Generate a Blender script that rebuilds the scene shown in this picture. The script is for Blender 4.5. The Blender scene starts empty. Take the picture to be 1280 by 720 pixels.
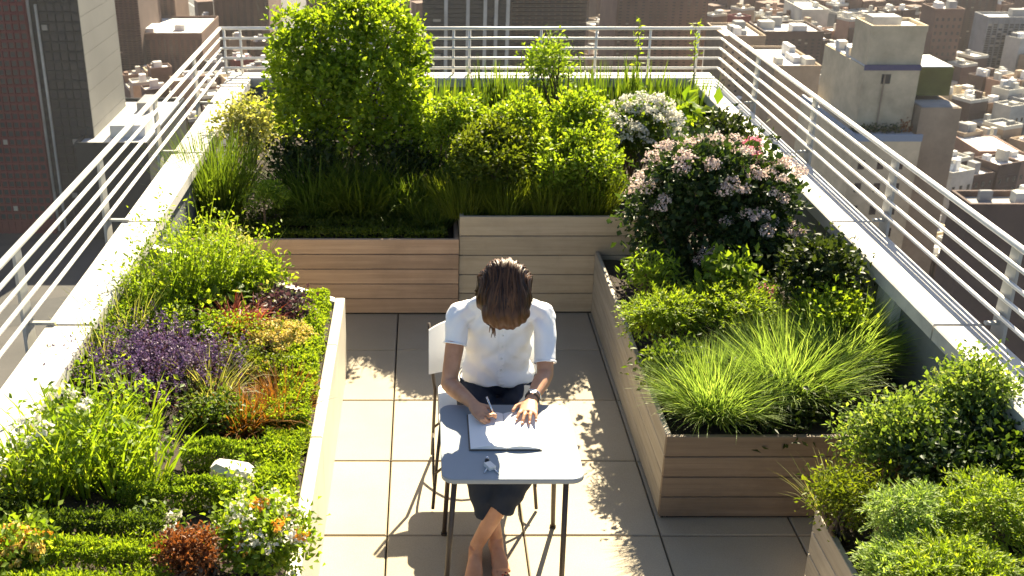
import bpy, math, random
import numpy as np
from mathutils import Vector, Matrix, noise as mnoise

random.seed(7)
RNG = np.random.default_rng(11)
S = bpy.context.scene
COL = S.collection
R = math.radians
PI = math.pi

# ------------------------------------------------------------------ camera numbers
CAM_H, PITCH, FPX, U0 = 3.30, R(23.6), 1372.0, 530.0

def at(u, v, z):
    """point of the horizontal plane z that the photograph shows at pixel (u, v)"""
    a = (u - U0) / FPX; b = (360 - v) / FPX
    d = Vector((a, math.cos(PITCH) + b * math.sin(PITCH), -math.sin(PITCH) + b * math.cos(PITCH)))
    t = (z - CAM_H) / d.z
    return Vector((0, 0, CAM_H)) + d * t

def zat(v, y):
    return CAM_H - y * math.tan(PITCH - math.atan((360 - v) / FPX))

def xat(u, y, z):
    return (u - U0) / FPX * (y * math.cos(PITCH) + (CAM_H - z) * math.sin(PITCH))

def proj(x, y, z):
    D = y * math.cos(PITCH) + (CAM_H - z) * math.sin(PITCH)
    up = y * math.sin(PITCH) - (CAM_H - z) * math.cos(PITCH)
    return U0 + FPX * x / D, 360 - FPX * up / D

def wloc(o):
    v = Vector((0,0,0))
    while o is not None:
        v += Vector(o.location); o = o.parent
    return v

# ------------------------------------------------------------------ mesh builder
class MB:
    def __init__(s): s.v = []; s.f = []; s.n = 0
    def add(s, verts, faces):
        o = s.n
        s.v.extend([tuple(p) for p in verts]); s.n += len(verts)
        s.f.extend([tuple(i + o for i in f) for f in faces])
        return s
    def box(s, a, b, bev=0.0):
        (x0, y0, z0), (x1, y1, z1) = a, b
        if x0 > x1: x0, x1 = x1, x0
        if y0 > y1: y0, y1 = y1, y0
        if z0 > z1: z0, z1 = z1, z0
        if bev <= 0:
            s.add([(x0,y0,z0),(x1,y0,z0),(x1,y1,z0),(x0,y1,z0),(x0,y0,z1),(x1,y0,z1),(x1,y1,z1),(x0,y1,z1)],
                  [(0,3,2,1),(4,5,6,7),(0,1,5,4),(1,2,6,5),(2,3,7,6),(3,0,4,7)])
            return s
        c = bev
        V = [(x0,y0,z0),(x1,y0,z0),(x1,y1,z0),(x0,y1,z0),
             (x0,y0,z1-c),(x1,y0,z1-c),(x1,y1,z1-c),(x0,y1,z1-c),
             (x0+c,y0+c,z1),(x1-c,y0+c,z1),(x1-c,y1-c,z1),(x0+c,y1-c,z1)]
        F = [(0,3,2,1),(8,9,10,11)]
        for i in range(4):
            j = (i+1) % 4
            F += [(i,j,4+j,4+i),(4+i,4+j,8+j,8+i)]
        return s.add(V, F)
    def obox(s, c, ax, ay, az):
        c = Vector(c); V = []
        for k in (-1,1):
            for (i,j) in ((-1,-1),(1,-1),(1,1),(-1,1)):
                V.append(c + Vector(ax)*i + Vector(ay)*j + Vector(az)*k)
        return s.add(V, [(0,3,2,1),(4,5,6,7),(0,1,5,4),(1,2,6,5),(2,3,7,6),(3,0,4,7)])
    def tube(s, pts, rad, n=8, cap=True):
        pts = [Vector(p) for p in pts]
        if not hasattr(rad, '__len__'): rad = [rad]*len(pts)
        t0 = (pts[1]-pts[0]).normalized()
        ref = Vector((0,0,1)) if abs(t0.z) < .9 else Vector((1,0,0))
        nx = t0.cross(ref).normalized()
        V = []; F = []
        for i,p in enumerate(pts):
            t = (pts[min(i+1,len(pts)-1)] - pts[max(i-1,0)]).normalized()
            nx = (nx - t*nx.dot(t)).normalized(); ny = t.cross(nx)
            for k in range(n):
                a = 2*PI*k/n
                V.append(p + (nx*math.cos(a) + ny*math.sin(a))*rad[i])
        for i in range(len(pts)-1):
            for k in range(n):
                l = (k+1) % n
                F.append((i*n+k, i*n+l, (i+1)*n+l, (i+1)*n+k))
        if cap:
            F.append(tuple(range(n-1,-1,-1))); F.append(tuple((len(pts)-1)*n+k for k in range(n)))
        return s.add(V, F)
    def loft(s, secs, n=20):
        """secs: (centre, axis_a, axis_b) rings, axes already scaled; closed with fans"""
        V = []; F = []
        for c,a,b in secs:
            c,a,b = Vector(c),Vector(a),Vector(b)
            for k in range(n):
                t = 2*PI*k/n
                V.append(c + a*math.cos(t) + b*math.sin(t))
        m = len(secs)
        for i in range(m-1):
            for k in range(n):
                l = (k+1) % n
                F.append((i*n+k, i*n+l, (i+1)*n+l, (i+1)*n+k))
        F.append(tuple(range(n-1,-1,-1))); F.append(tuple((m-1)*n+k for k in range(n)))
        return s.add(V, F)
    def ellip(s, c, ax, ay, az, nu=16, nv=10):
        c,ax,ay,az = Vector(c),Vector(ax),Vector(ay),Vector(az)
        V = [c - az]; F = []
        for j in range(1,nv):
            ph = -PI/2 + PI*j/nv
            for k in range(nu):
                th = 2*PI*k/nu
                V.append(c + (ax*math.cos(th)+ay*math.sin(th))*math.cos(ph) + az*math.sin(ph))
        V.append(c + az); top = len(V)-1
        for k in range(nu):
            l = (k+1) % nu
            F.append((0, 1+l, 1+k))
            for j in range(nv-2):
                F.append((1+j*nu+k, 1+j*nu+l, 1+(j+1)*nu+l, 1+(j+1)*nu+k))
            F.append((1+(nv-2)*nu+k, 1+(nv-2)*nu+l, top))
        return s.add(V, F)
    def build(s, name, mat, parent=None, smooth=False, org=(0,0,0)):
        me = bpy.data.meshes.new(name)
        o = Vector(org)
        me.from_pydata([(p[0]-o.x,p[1]-o.y,p[2]-o.z) for p in s.v], [], s.f)
        me.materials.append(mat)
        if smooth: me.polygons.foreach_set('use_smooth', [True]*len(me.polygons))
        ob = bpy.data.objects.new(name, me); COL.objects.link(ob)
        ob.location = o
        if parent is not None:
            ob.parent = parent; ob.location = o - wloc(parent)
        return ob

def arrobj(name, V, F, mat, parent=None, org=(0,0,0), smooth=False):
    """numpy vertices V (n,3) and a face array F (m,k) of one face size"""
    me = bpy.data.meshes.new(name)
    V = np.asarray(V, dtype=np.float32) - np.asarray(org, dtype=np.float32)
    F = np.asarray(F, dtype=np.int32)
    m, k = F.shape
    me.vertices.add(len(V)); me.vertices.foreach_set('co', V.ravel())
    me.loops.add(m*k); me.loops.foreach_set('vertex_index', F.ravel())
    me.polygons.add(m); me.polygons.foreach_set('loop_start', np.arange(0, m*k, k, dtype=np.int32))
    me.update(calc_edges=True); me.validate()
    if smooth: me.polygons.foreach_set('use_smooth', [True]*len(me.polygons))
    me.materials.append(mat)
    ob = bpy.data.objects.new(name, me); COL.objects.link(ob)
    ob.location = org
    if parent is not None:
        ob.parent = parent; ob.location = Vector(org) - wloc(parent)
    return ob

def tag(o, label=None, cat=None, group=None, kind=None):
    if label: o['label'] = label
    if cat: o['category'] = cat
    if group: o['group'] = group
    if kind: o['kind'] = kind
    return o

def thing(name, loc, label, cat, group=None):
    o = bpy.data.objects.new(name, None); COL.objects.link(o)
    o.location = loc; o.empty_display_size = .2
    bpy.context.view_layer.update()
    return tag(o, label, cat, group)

# ------------------------------------------------------------------ materials
def newmat(name):
    m = bpy.data.materials.new(name); m.use_nodes = True
    nt = m.node_tree; nt.nodes.clear()
    out = nt.nodes.new('ShaderNodeOutputMaterial')
    return m, nt, out
def N(nt, t, **kw):
    n = nt.nodes.new(t)
    for k,v in kw.items():
        if k in n.inputs: n.inputs[k].default_value = v
        else: setattr(n, k, v)
    return n
def c4(c): return (c[0],c[1],c[2],1)

def surf(name, col, col2=None, rough=.6, scale=6, bump=.0, bscale=60, metal=0, spec=.4, stretch=None, coat=0, dirt=0, island=0):
    """principled with two noise scales of colour change, optional stretched grain and bump"""
    m, nt, out = newmat(name)
    p = N(nt,'ShaderNodeBsdfPrincipled', Roughness=rough, Metallic=metal)
    p.inputs['Specular IOR Level'].default_value = spec
    p.inputs['Coat Weight'].default_value = coat
    tc = N(nt,'ShaderNodeTexCoord'); mp = N(nt,'ShaderNodeMapping')
    if stretch: mp.inputs['Scale'].default_value = stretch
    nt.links.new(tc.outputs['Object'], mp.inputs['Vector'])
    n1 = N(nt,'ShaderNodeTexNoise', Scale=scale, Detail=6, Roughness=.6)
    nt.links.new(mp.outputs[0], n1.inputs['Vector'])
    rmp = N(nt,'ShaderNodeValToRGB')
    rmp.color_ramp.elements[0].position = .32; rmp.color_ramp.elements[1].position = .68
    rmp.color_ramp.elements[0].color = c4(col); rmp.color_ramp.elements[1].color = c4(col2 or [c*.85 for c in col])
    nt.links.new(n1.outputs['Fac'], rmp.inputs['Fac'])
    last = rmp.outputs['Color']
    if island:
        gi = N(nt,'ShaderNodeNewGeometry'); mi = N(nt,'ShaderNodeMapRange'); mi.inputs[3].default_value=1-island; mi.inputs[4].default_value=1+island
        nt.links.new(gi.outputs['Random Per Island'], mi.inputs[0])
        mxi = N(nt,'ShaderNodeMix', data_type='RGBA', blend_type='MULTIPLY'); mxi.inputs[0].default_value = 1
        nt.links.new(last, mxi.inputs[6]); nt.links.new(mi.outputs[0], mxi.inputs[7]); last = mxi.outputs[2]
    if dirt:
        n3 = N(nt,'ShaderNodeTexNoise', Scale=1.7, Detail=8, Roughness=.7)
        nt.links.new(tc.outputs['Object'], n3.inputs['Vector'])
        mr = N(nt,'ShaderNodeMapRange'); mr.inputs[1].default_value=.5; mr.inputs[2].default_value=.75
        mr.inputs[3].default_value=1; mr.inputs[4].default_value=1-dirt
        nt.links.new(n3.outputs['Fac'], mr.inputs[0])
        mx = N(nt,'ShaderNodeMix', data_type='RGBA', blend_type='MULTIPLY'); mx.inputs[0].default_value = 1
        nt.links.new(last, mx.inputs[6]); nt.links.new(mr.outputs[0], mx.inputs[7]); last = mx.outputs[2]
    nt.links.new(last, p.inputs['Base Color'])
    if bump:
        n2 = N(nt,'ShaderNodeTexNoise', Scale=bscale, Detail=4)
        nt.links.new(mp.outputs[0], n2.inputs['Vector'])
        b = N(nt,'ShaderNodeBump', Strength=bump, Distance=.004)
        nt.links.new(n2.outputs['Fac'], b.inputs['Height']); nt.links.new(b.outputs[0], p.inputs['Normal'])
    nt.links.new(p.outputs[0], out.inputs['Surface'])
    return m

def leafmat(name, c1, c2, trans=.45, tcol=None, rough=.5, spec=.25, c3=None):
    """leaf: colour differs from leaf to leaf; light also passes through it"""
    m, nt, out = newmat(name)
    g = N(nt,'ShaderNodeNewGeometry')
    rmp = N(nt,'ShaderNodeValToRGB')
    e = rmp.color_ramp.elements
    e[0].color = c4(c1); e[1].color = c4(c2)
    if c3:
        x = e.new(.85); x.color = c4(c2); e[-1].color = c4(c3)
    nt.links.new(g.outputs['Random Per Island'], rmp.inputs['Fac'])
    p = N(nt,'ShaderNodeBsdfPrincipled', Roughness=rough)
    p.inputs['Specular IOR Level'].default_value = spec
    nt.links.new(rmp.outputs[0], p.inputs['Base Color'])
    t = N(nt,'ShaderNodeBsdfTranslucent')
    mx = N(nt,'ShaderNodeMix', data_type='RGBA', blend_type='MULTIPLY'); mx.inputs[0].default_value = 1
    nt.links.new(rmp.outputs[0], mx.inputs[6]); mx.inputs[7].default_value = c4(tcol or (1.85,1.75,.55))
    nt.links.new(mx.outputs[2], t.inputs['Color'])
    ms = N(nt,'ShaderNodeMixShader'); ms.inputs[0].default_value = trans
    nt.links.new(p.outputs[0], ms.inputs[1]); nt.links.new(t.outputs[0], ms.inputs[2])
    nt.links.new(ms.outputs[0], out.inputs['Surface'])
    return m

M = {}
M['paving'] = None
M['coping'] = surf('white_coping_stone', (.56,.54,.49), (.46,.44,.40), rough=.7, scale=3, bump=.25, bscale=40, dirt=.35, island=.05)
M['parapet'] = surf('grey_parapet_render', (.20,.215,.22), (.15,.16,.165), rough=.8, scale=2, bump=.3, dirt=.3)
M['white_metal'] = surf('painted_white_metal', (.76,.75,.71), (.70,.68,.63), rough=.38, scale=5, spec=.5, dirt=.12)
M['rail'] = surf('painted_rail_steel', (.68,.66,.62), (.58,.56,.52), rough=.35, scale=9, spec=.5)
M['post'] = surf('grey_post_steel', (.40,.39,.36), (.32,.31,.28), rough=.45, scale=9)
M['kerb'] = surf('cream_planter_sheet', (.60,.56,.47), (.52,.48,.40), rough=.5, scale=3, dirt=.15)
M['wood_warm'] = surf('warm_cedar_board', (.47,.32,.21), (.36,.235,.15), rough=.65, scale=5, bump=.4, bscale=9, stretch=(.35,9,9), island=.16, dirt=.25)
M['wood_tan'] = surf('tan_composite_board', (.45,.37,.26), (.36,.29,.195), rough=.65, scale=5, bump=.35, bscale=9, stretch=(.35,9,9), island=.13, dirt=.25)
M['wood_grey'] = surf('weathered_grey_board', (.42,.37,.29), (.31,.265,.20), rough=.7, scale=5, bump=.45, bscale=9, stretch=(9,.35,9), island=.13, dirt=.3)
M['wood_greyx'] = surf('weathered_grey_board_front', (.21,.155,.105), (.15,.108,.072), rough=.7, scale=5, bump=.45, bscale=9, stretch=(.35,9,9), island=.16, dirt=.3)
M['gap'] = surf('dark_board_gap', (.03,.025,.02), rough=.9)
M['soil'] = surf('dark_soil', (.022,.015,.010), (.045,.032,.022), rough=.95, scale=25, bump=1, bscale=70)
M['stem'] = surf('green_stem', (.09,.12,.03), (.07,.09,.025), rough=.6)
M['bark'] = surf('grey_brown_bark', (.12,.085,.055), (.07,.05,.035), rough=.85, scale=20, bump=.6)

# ------------------------------------------------------------------ foliage
def unit(a): return a / np.maximum(np.linalg.norm(a, axis=1, keepdims=True), 1e-9)
def rdir(n): return unit(RNG.normal(size=(n,3)))

def leaf_arrays(P, A, Nrm, L, W, fold=.18):
    """kite shaped leaves from base P along A, facing Nrm"""
    n = len(P)
    A = unit(A); B = unit(np.cross(A, Nrm)); C = np.cross(B, A)
    L = np.broadcast_to(L, (n,))[:,None]; W = np.broadcast_to(W, (n,))[:,None]
    V = np.empty((n,4,3))
    V[:,0] = P
    V[:,1] = P + A*L*.45 + B*W*.5 + C*W*fold
    V[:,2] = P + A*L - C*L*.10
    V[:,3] = P + A*L*.45 - B*W*.5 + C*W*fold
    i = np.arange(n)[:,None]*4
    F = np.concatenate([i+[0,1,2], i+[0,2,3]], axis=1).reshape(-1,3)
    return V.reshape(-1,3), F

def lobes_points(lobes, n, shell=.55, low=.0):
    """n points in the outer part of a union of ellipsoids with their outward direction"""
    lobes = [(np.array(c,float), np.array(r,float)) for c,r in lobes]
    w = np.array([r[0]*r[1]+r[1]*r[2]+r[0]*r[2] for c,r in lobes]); w /= w.sum()
    pick = RNG.choice(len(lobes), n*2, p=w)
    d = rdir(n*2); d[:,2] = np.where(d[:,2] < -.55, -d[:,2]*RNG.random(n*2), d[:,2])
    d = unit(d)
    rad = shell + (1.05-shell)*RNG.random(n*2)**.7
    C = np.array([lobes[i][0] for i in range(len(lobes))]); RR = np.array([lobes[i][1] for i in range(len(lobes))])
    P = C[pick] + d*RR[pick]*rad[:,None]
    keep = np.ones(n*2,bool)
    for i in range(len(lobes)):
        q = np.linalg.norm((P-C[i])/RR[i], axis=1)
        keep &= ~((pick != i) & (q < shell*.9))
    if low: keep &= P[:,2] > low
    P, d = P[keep][:n], d[keep][:n]
    return P, d

def bush_leaves(lobes, n, L, W, cluster=6, spread=.05, shell=.5, up=.5, low=0, jit=.7, droop=0):
    m = max(1, n//cluster)
    P, d = lobes_points(lobes, m, shell, low)
    m = len(P)
    P = np.repeat(P, cluster, 0) + RNG.normal(size=(m*cluster,3))*spread
    d = np.repeat(d, cluster, 0)
    k = len(P)
    A = unit(d + rdir(k)*1.0 + np.array([0,0,up*.4-droop]))
    Nn = unit(d*.5 + np.array([0,0,up]) + rdir(k)*jit)
    return leaf_arrays(P, A, Nn, L*(.65+.7*RNG.random(k)), W*(.65+.7*RNG.random(k)))

def blade_arrays(P, D, L, W, arch, seg=4, kink=0):
    """grass blades: root P, first direction D, length L, width W, bending over by arch"""
    n = len(P); L = np.broadcast_to(L,(n,)); W = np.broadcast_to(W,(n,)); arch = np.broadcast_to(arch,(n,))
    D = unit(D)
    side = unit(np.cross(D, np.array([0,0,1.0]) + RNG.normal(size=(n,3))*.25))
    V = np.empty((n, seg*2+1, 3)); p = P.copy(); d = D.copy()
    for s in range(seg):
        w = (W*(1-.75*(s/seg)))[:,None]*.5
        V[:,2*s] = p - side*w; V[:,2*s+1] = p + side*w
        d = unit(d + np.stack([D[:,0]*0.25*arch, D[:,1]*0.25*arch, -arch*.55*(s+1)/seg],1) + RNG.normal(size=(n,3))*kink)
        p = p + d*(L/seg)[:,None]
    V[:,2*seg] = p
    nv = seg*2+1; F = []
    b = np.arange(n)[:,None]*nv
    for s in range(seg-1):
        F.append(b+[2*s,2*s+1,2*s+3]); F.append(b+[2*s,2*s+3,2*s+2])
    F.append(b+[2*seg-2, 2*seg-1, 2*seg])
    return V.reshape(-1,3), np.concatenate(F,0)

def stack(*vf):
    V=[];F=[];o=0
    for v,f in vf:
        V.append(v); F.append(f+o); o += len(v)
    return np.concatenate(V), np.concatenate(F)

def stems(parent, base, tips, r0, r1, mat, name='stem', bow=.1):
    mb = MB(); b = Vector(base)
    for t in tips:
        t = Vector(t); mid = b.lerp(t,.5) + Vector((random.uniform(-bow,bow),random.uniform(-bow,bow),.02))
        s = b + Vector((random.uniform(-.03,.03),random.uniform(-.03,.03),0))
        mb.tube([s, mid, t], [r0,(r0+r1)/2,r1], 6)
    return mb.build(name, mat, parent, smooth=True, org=base)

def bush(name, base, lobes, n, L, W, mat, label, cat='shrub', group=None, sm='bark', r0=.012, **kw):
    base = Vector(base)
    t = thing(name, base, label, cat, group)
    V,F = bush_leaves(lobes, n, L, W, **kw)
    arrobj('foliage', V, F, mat, t, org=base)
    tips = [c for c,r in lobes]
    stems(t, base, tips, r0, r0*.5, M[sm])
    return t

def autolobes(c, r, k, f=.55, flat=1.0):
    """k smaller ellipsoids spread over an ellipsoid so that its outline is uneven"""
    out = [(tuple(c), (r[0]*.84, r[1]*.84, r[2]*.86))]
    for i in range(k):
        d = rdir(1)[0]; d[2] = abs(d[2])*flat if RNG.random() < .75 else d[2]
        s = f*(.6+.6*RNG.random())
        out.append((tuple(np.array(c)+d*np.array(r)*(1-s*.75)), (r[0]*s, r[1]*s, r[2]*s)))
    return out

def grass(name, base, n, L, W, mat, label, spread=.05, tilt=.6, arch=.8, cat='grass', group=None, seg=4, kink=.05, dead=None):
    base = Vector(base)
    t = thing(name, base, label, cat, group)
    ang = RNG.random(n)*2*PI; rr = np.sqrt(RNG.random(n))
    P = np.array(base) + np.stack([np.cos(ang)*rr*spread, np.sin(ang)*rr*spread, RNG.random(n)*.01],1)
    tl = tilt*(.15+.85*rr)
    D = np.stack([np.cos(ang)*tl, np.sin(ang)*tl, np.ones(n)],1) + RNG.normal(size=(n,3))*.12
    V,F = blade_arrays(P, D, L*(.55+.6*RNG.random(n)), W*(.7+.6*RNG.random(n)), arch*(.4+.9*RNG.random(n)), seg, kink)
    arrobj('blades', V, F, mat, t, org=base)
    return t

def flower_heads(parent, pts, rad, mat, n=40, petal=.02, name='flower_head', var=3, flat=.75):
    """each head its own child; a few shapes shared between them"""
    metas = []
    for k in range(var):
        d = rdir(n); d[:,2] = np.abs(d[:,2])*.9 - .15
        d = unit(d)
        V,F = leaf_arrays(d*rad*np.array([1,1,flat])*(.75+.3*RNG.random(n))[:,None] - rdir(n)*petal*.4, rdir(n), unit(d+rdir(n)*.35), petal*(.8+.5*RNG.random(n)), petal*.9)
        o = arrobj(name, V, F, mat, parent); metas.append(o)
    pl = Vector(parent.location)
    for i,p in enumerate(pts):
        o = metas[i] if i < var else metas[i % var].copy()
        if i >= var: COL.objects.link(o)
        o.parent = parent; o.location = Vector(p) - pl
        s = random.uniform(.75,1.2); o.scale = (s,s,s); o.rotation_euler = (random.uniform(-.4,.4),random.uniform(-.4,.4),random.uniform(0,6.28))
    for o in metas[len(pts):]: bpy.data.objects.remove(o)
# ================================================================== THE TERRACE
XL, XR, YB = -1.67, 2.61, 10.33          # inner faces of the parapets
ZC = .96                                  # top of the coping
YF, YP = 1.0, 7.08                        # where the floor starts, front of the back planters

def paving_mat():
    m, nt, out = newmat('sand_paving')
    p = N(nt,'ShaderNodeBsdfPrincipled', Roughness=.75); p.inputs['Specular IOR Level'].default_value=.25
    g = N(nt,'ShaderNodeNewGeometry'); tc = N(nt,'ShaderNodeTexCoord')
    n1 = N(nt,'ShaderNodeTexNoise', Scale=1.3, Detail=8, Roughness=.65); nt.links.new(tc.outputs['Object'], n1.inputs['Vector'])
    n2 = N(nt,'ShaderNodeTexNoise', Scale=160, Detail=3); nt.links.new(tc.outputs['Object'], n2.inputs['Vector'])
    r = N(nt,'ShaderNodeValToRGB'); r.color_ramp.elements[0].color=(.345,.295,.215,1); r.color_ramp.elements[1].color=(.42,.36,.27,1)
    r.color_ramp.elements[0].position=.3; r.color_ramp.elements[1].position=.7
    nt.links.new(n1.outputs['Fac'], r.inputs['Fac'])
    mr = N(nt,'ShaderNodeMapRange'); mr.inputs[3].default_value=.84; mr.inputs[4].default_value=1.08
    nt.links.new(g.outputs['Random Per Island'], mr.inputs[0])
    mr2 = N(nt,'ShaderNodeMapRange'); mr2.inputs[1].default_value=.3; mr2.inputs[2].default_value=.7; mr2.inputs[3].default_value=.88; mr2.inputs[4].default_value=1.08
    nt.links.new(n2.outputs['Fac'], mr2.inputs[0])
    mm = N(nt,'ShaderNodeMath', operation='MULTIPLY'); nt.links.new(mr.outputs[0], mm.inputs[0]); nt.links.new(mr2.outputs[0], mm.inputs[1])
    mx = N(nt,'ShaderNodeMix', data_type='RGBA', blend_type='MULTIPLY'); mx.inputs[0].default_value=1
    nt.links.new(r.outputs[0], mx.inputs[6]); nt.links.new(mm.outputs[0], mx.inputs[7]); nt.links.new(mx.outputs[2], p.inputs['Base Color'])
    b = N(nt,'ShaderNodeBump', Strength=.3, Distance=.002); nt.links.new(n2.outputs['Fac'], b.inputs['Height']); nt.links.new(b.outputs[0], p.inputs['Normal'])
    nt.links.new(p.outputs[0], out.inputs['Surface']); return m
M['paving'] = paving_mat()

# floor: bevelled slabs over a dark bed
mb = MB(); TS = .678; GP = .004
x0 = xat(485.5, at(0,634,0).y, 0) - 4*TS; y0 = at(500,576,0).y - 8*TS
for i in range(9):
    for j in range(16):
        a = x0+i*TS; b = y0+j*TS
        if a > XR-.02 or a+TS < XL or b+TS < .6 or b > YB: continue
        mb.box((max(a+GP,XL+.01),b+GP,-.03),(min(a+TS-GP,XR-.01),min(b+TS-GP,YB-.02),random.uniform(-.0012,.0012)),.005)
tag(mb.build('terrace_floor', M['paving']), kind='structure')
mb = MB(); mb.box((XL-.1,.4,-.35),(XR+.1,YB+.1,-.035))
tag(mb.build('roof_slab', M['soil']), kind='structure')

# ------------------------------------------------------------------ parapets
def parapet(name, label, a, b, width, y0=None, axis='y', side=1, pil=()):
    """a wall along y (axis 'y', inner face x=a, outward side) or along x (inner face y=a)"""
    if axis == 'y':
        t = thing(name, (a,5.5,-.03), label, 'wall')
        mb = MB(); mb.box((a,.4,-.03),(a+side*(width-.02),b,ZC-.085)); mb.build('wall_body', M['parapet'], t)
        mb = MB(); ys = [.4,1.95,3.42,4.90,6.38,7.86,9.34,b]
        for i in range(len(ys)-1):
            mb.box((a-side*(.09 if side>0 else .03),ys[i]+.006,ZC-.08),(a+side*width,ys[i+1]-.006,ZC),.008)
        mb.build('coping', M['coping'], t)
        mb = MB(); mb.box((a+side*.02,.4,ZC-.13),(a+side*(width-.03),b,ZC-.011)); mb.build('joint_strip', M['post'], t)
    else:
        t = thing(name, ((b+y0)/2,a,-.03), label, 'wall')
        mb = MB(); mb.box((y0,a,-.03),(b,a+width-.02,ZC-.085)); mb.build('wall_body', M['parapet'], t)
        mb = MB(); n = 4
        for i in range(n):
            p0 = y0+(b-y0)*i/n; p1 = y0+(b-y0)*(i+1)/n
            mb.box((p0+.004,a-.03,ZC-.08),(p1-.004,a+width,ZC),.008)
        mb.build('coping', M['coping'], t)
    for y in pil:
        mb = MB(); mb.box((a-side*.05,y,-.03),(a-side*.002,y+.22,ZC-.09),.006); mb.build('pilaster', M['white_metal'], t)
    return t
parapet('parapet_wall','grey parapet wall with white stone coping, behind the flower bed left of the table', XL, YB-.035, .20, axis='y', side=-1)
parapet('parapet_wall','dark parapet wall with white coping, on the right behind the pink hydrangea and grasses', XR, YB-.035, .16, axis='y', side=1, pil=(5.45,))
parapet('parapet_wall','low far parapet wall with white coping, behind the tree and the spear leaves', YB, XR+.16, .24, y0=XL-.2, axis='x')

# ------------------------------------------------------------------ railings
RZ = [1.02+.094*i for i in range(5)]
def side_rail(x, side, label):
    t = thing('railing', (x,6,ZC-.3), label, 'railing')
    for i,z in enumerate(RZ):
        mb = MB(); mb.tube([(x,.4,z),(x,YB+.14,z)], .017 if i == 4 else .0115, 8)
        mb.build('top_rail' if i == 4 else 'rail', M['rail'], t, smooth=True, org=(x,6,z))
    for y in (1.95,3.42,4.90,6.38,7.86,9.34):
        mb = MB()
        xo = x + side*.028
        V=[];w0,w1=.075,.04
        for (zz,w) in ((ZC-.34,w0),(RZ[4]-.02,w1)):
            V += [(xo-.008,y-w,zz),(xo+.008,y-w,zz),(xo+.008,y+w,zz),(xo-.008,y+w,zz)]
        mb.add(V,[(0,3,2,1),(4,5,6,7),(0,1,5,4),(1,2,6,5),(2,3,7,6),(3,0,4,7)])
        po = mb.build('post', M['post'], t, org=(xo,y,ZC-.34))
        mb = MB(); inner = x - side*(.05 if side > 0 else .11)
        mb.box((min(inner,xo-.009*side),y-.012,ZC+.004),(max(inner,xo-.009*side),y+.012,ZC+.018)); mb.build('bracket', M['post'], po)
    return t
side_rail(-1.93, -1, 'white tube railing of five bars with grey plate posts, outside the left parapet')
side_rail(2.82, 1, 'white tube railing of five bars with grey plate posts, outside the right parapet')
t = thing('railing', (.5,YB+.16,ZC), 'white tube railing of five bars with thin posts, along the far parapet', 'railing')
for i,z in enumerate(RZ):
    mb = MB(); mb.tube([(-1.93,YB+.16,z),(2.82,YB+.16,z)], .016 if i == 4 else .0125, 8)
    mb.build('top_rail' if i == 4 else 'rail', M['rail'], t, smooth=True, org=(.5,YB+.16,z))
for u in (281,301,452,567,587,676,745,812,872):
    x = xat(u, YB+.16, 1.2); mb = MB(); mb.tube([(x,YB+.175,ZC+.003),(x,YB+.175,RZ[4])], .012, 8)
    mb.build('post', M['rail'], t, smooth=True, org=(x,YB+.175,ZC))
# white steel column outside the left railing
q = Vector((-2.42, 4.75, 0))
t = thing('steel_column', (q.x,q.y,-1.2), 'thick white steel column standing outside the left railing at the photo edge', 'column')
mb = MB(); mb.tube([(q.x,q.y,-1.2),(q.x,q.y,1.22)], .085, 20); mb.build('shaft', M['white_metal'], t, smooth=True)
mb = MB(); mb.tube([(q.x,q.y,1.222),(q.x,q.y,1.26)], .115, 20); mb.build('cap_plate', M['white_metal'], t)

# ------------------------------------------------------------------ planters
def boards(mb, a, b, z0, z1, n, axis, th, gap=.007):
    """n horizontal boards from a to b on one face"""
    h = (z1-z0)/n
    for i in range(n):
        za = z0+i*h+gap*.5; zb = z0+(i+1)*h-gap*.5
        if axis == 'x': mb.box((a[0],a[1],za),(b[0],a[1]+th,zb),.003)
        else: mb.box((a[0],a[1],za),(a[0]+th,b[1],zb),.003)
def planter(label, x0, x1, y0, y1, z, nb, mf, ms, faces='flr', soil=.06):
    t = thing('planter_box', ((x0+x1)/2,(y0+y1)/2,0), label, 'planter')
    th = .028
    if 'f' in faces:
        mb = MB(); boards(mb,(x0,y0),(x1,y0),.012,z,nb,'x',th); mb.build('front_panel', mf, t)
    ya = y0+th+.002 if 'f' in faces else y0
    if 'l' in faces:
        mb = MB(); boards(mb,(x0,ya),(x0,y1),.012,z,nb,'y',th); mb.build('side_panel', ms, t)
    if 'r' in faces:
        mb = MB(); boards(mb,(x1-th,ya),(x1-th,y1),.012,z,nb,'y',th); mb.build('side_panel', ms, t)
    if 'b' in faces:
        mb = MB(); boards(mb,(x0+th+.002,y1+.001),(x1,y1+.001),.012,z,nb,'x',th); mb.build('end_panel', mf, t)
    mb = MB(); mb.box((x0+th+.003,y0+th+.004,.002),(x1-th-.003,y1-.003,z-soil-.02)); mb.box((x0+.012,y0+.012,.0),(x0+th-.004,y1-.01,z-.02))
    mb.box((x0+.04,y0+.012,.0),(x1-.04,y0+th-.004,z-.02))
    mb.build('liner', M['gap'], t)
    mb = MB(); k = 14
    V=[];F=[]
    for j in range(k+1):
        for i in range(k+1):
            V.append((x0+th+.004+(x1-x0-2*th-.008)*i/k, y0+th+.005+(y1-y0-th-.01)*j/k, z-soil+random.uniform(-.015,.02)))
    for j in range(k):
        for i in range(k): F.append((j*(k+1)+i, j*(k+1)+i+1, (j+1)*(k+1)+i+1, (j+1)*(k+1)+i))
    mb.add(V,F); mb.build('soil', M['soil'], t, smooth=True)
    return t
XC0, XC1 = .246, 1.47                      # the taller middle planter
planter('low wide planter box of reddish wood boards in front of the tree', XL+.01, XC0-.005, YP, YB-.02, .575, 5, M['wood_warm'], M['wood_warm'], 'fr')
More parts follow.
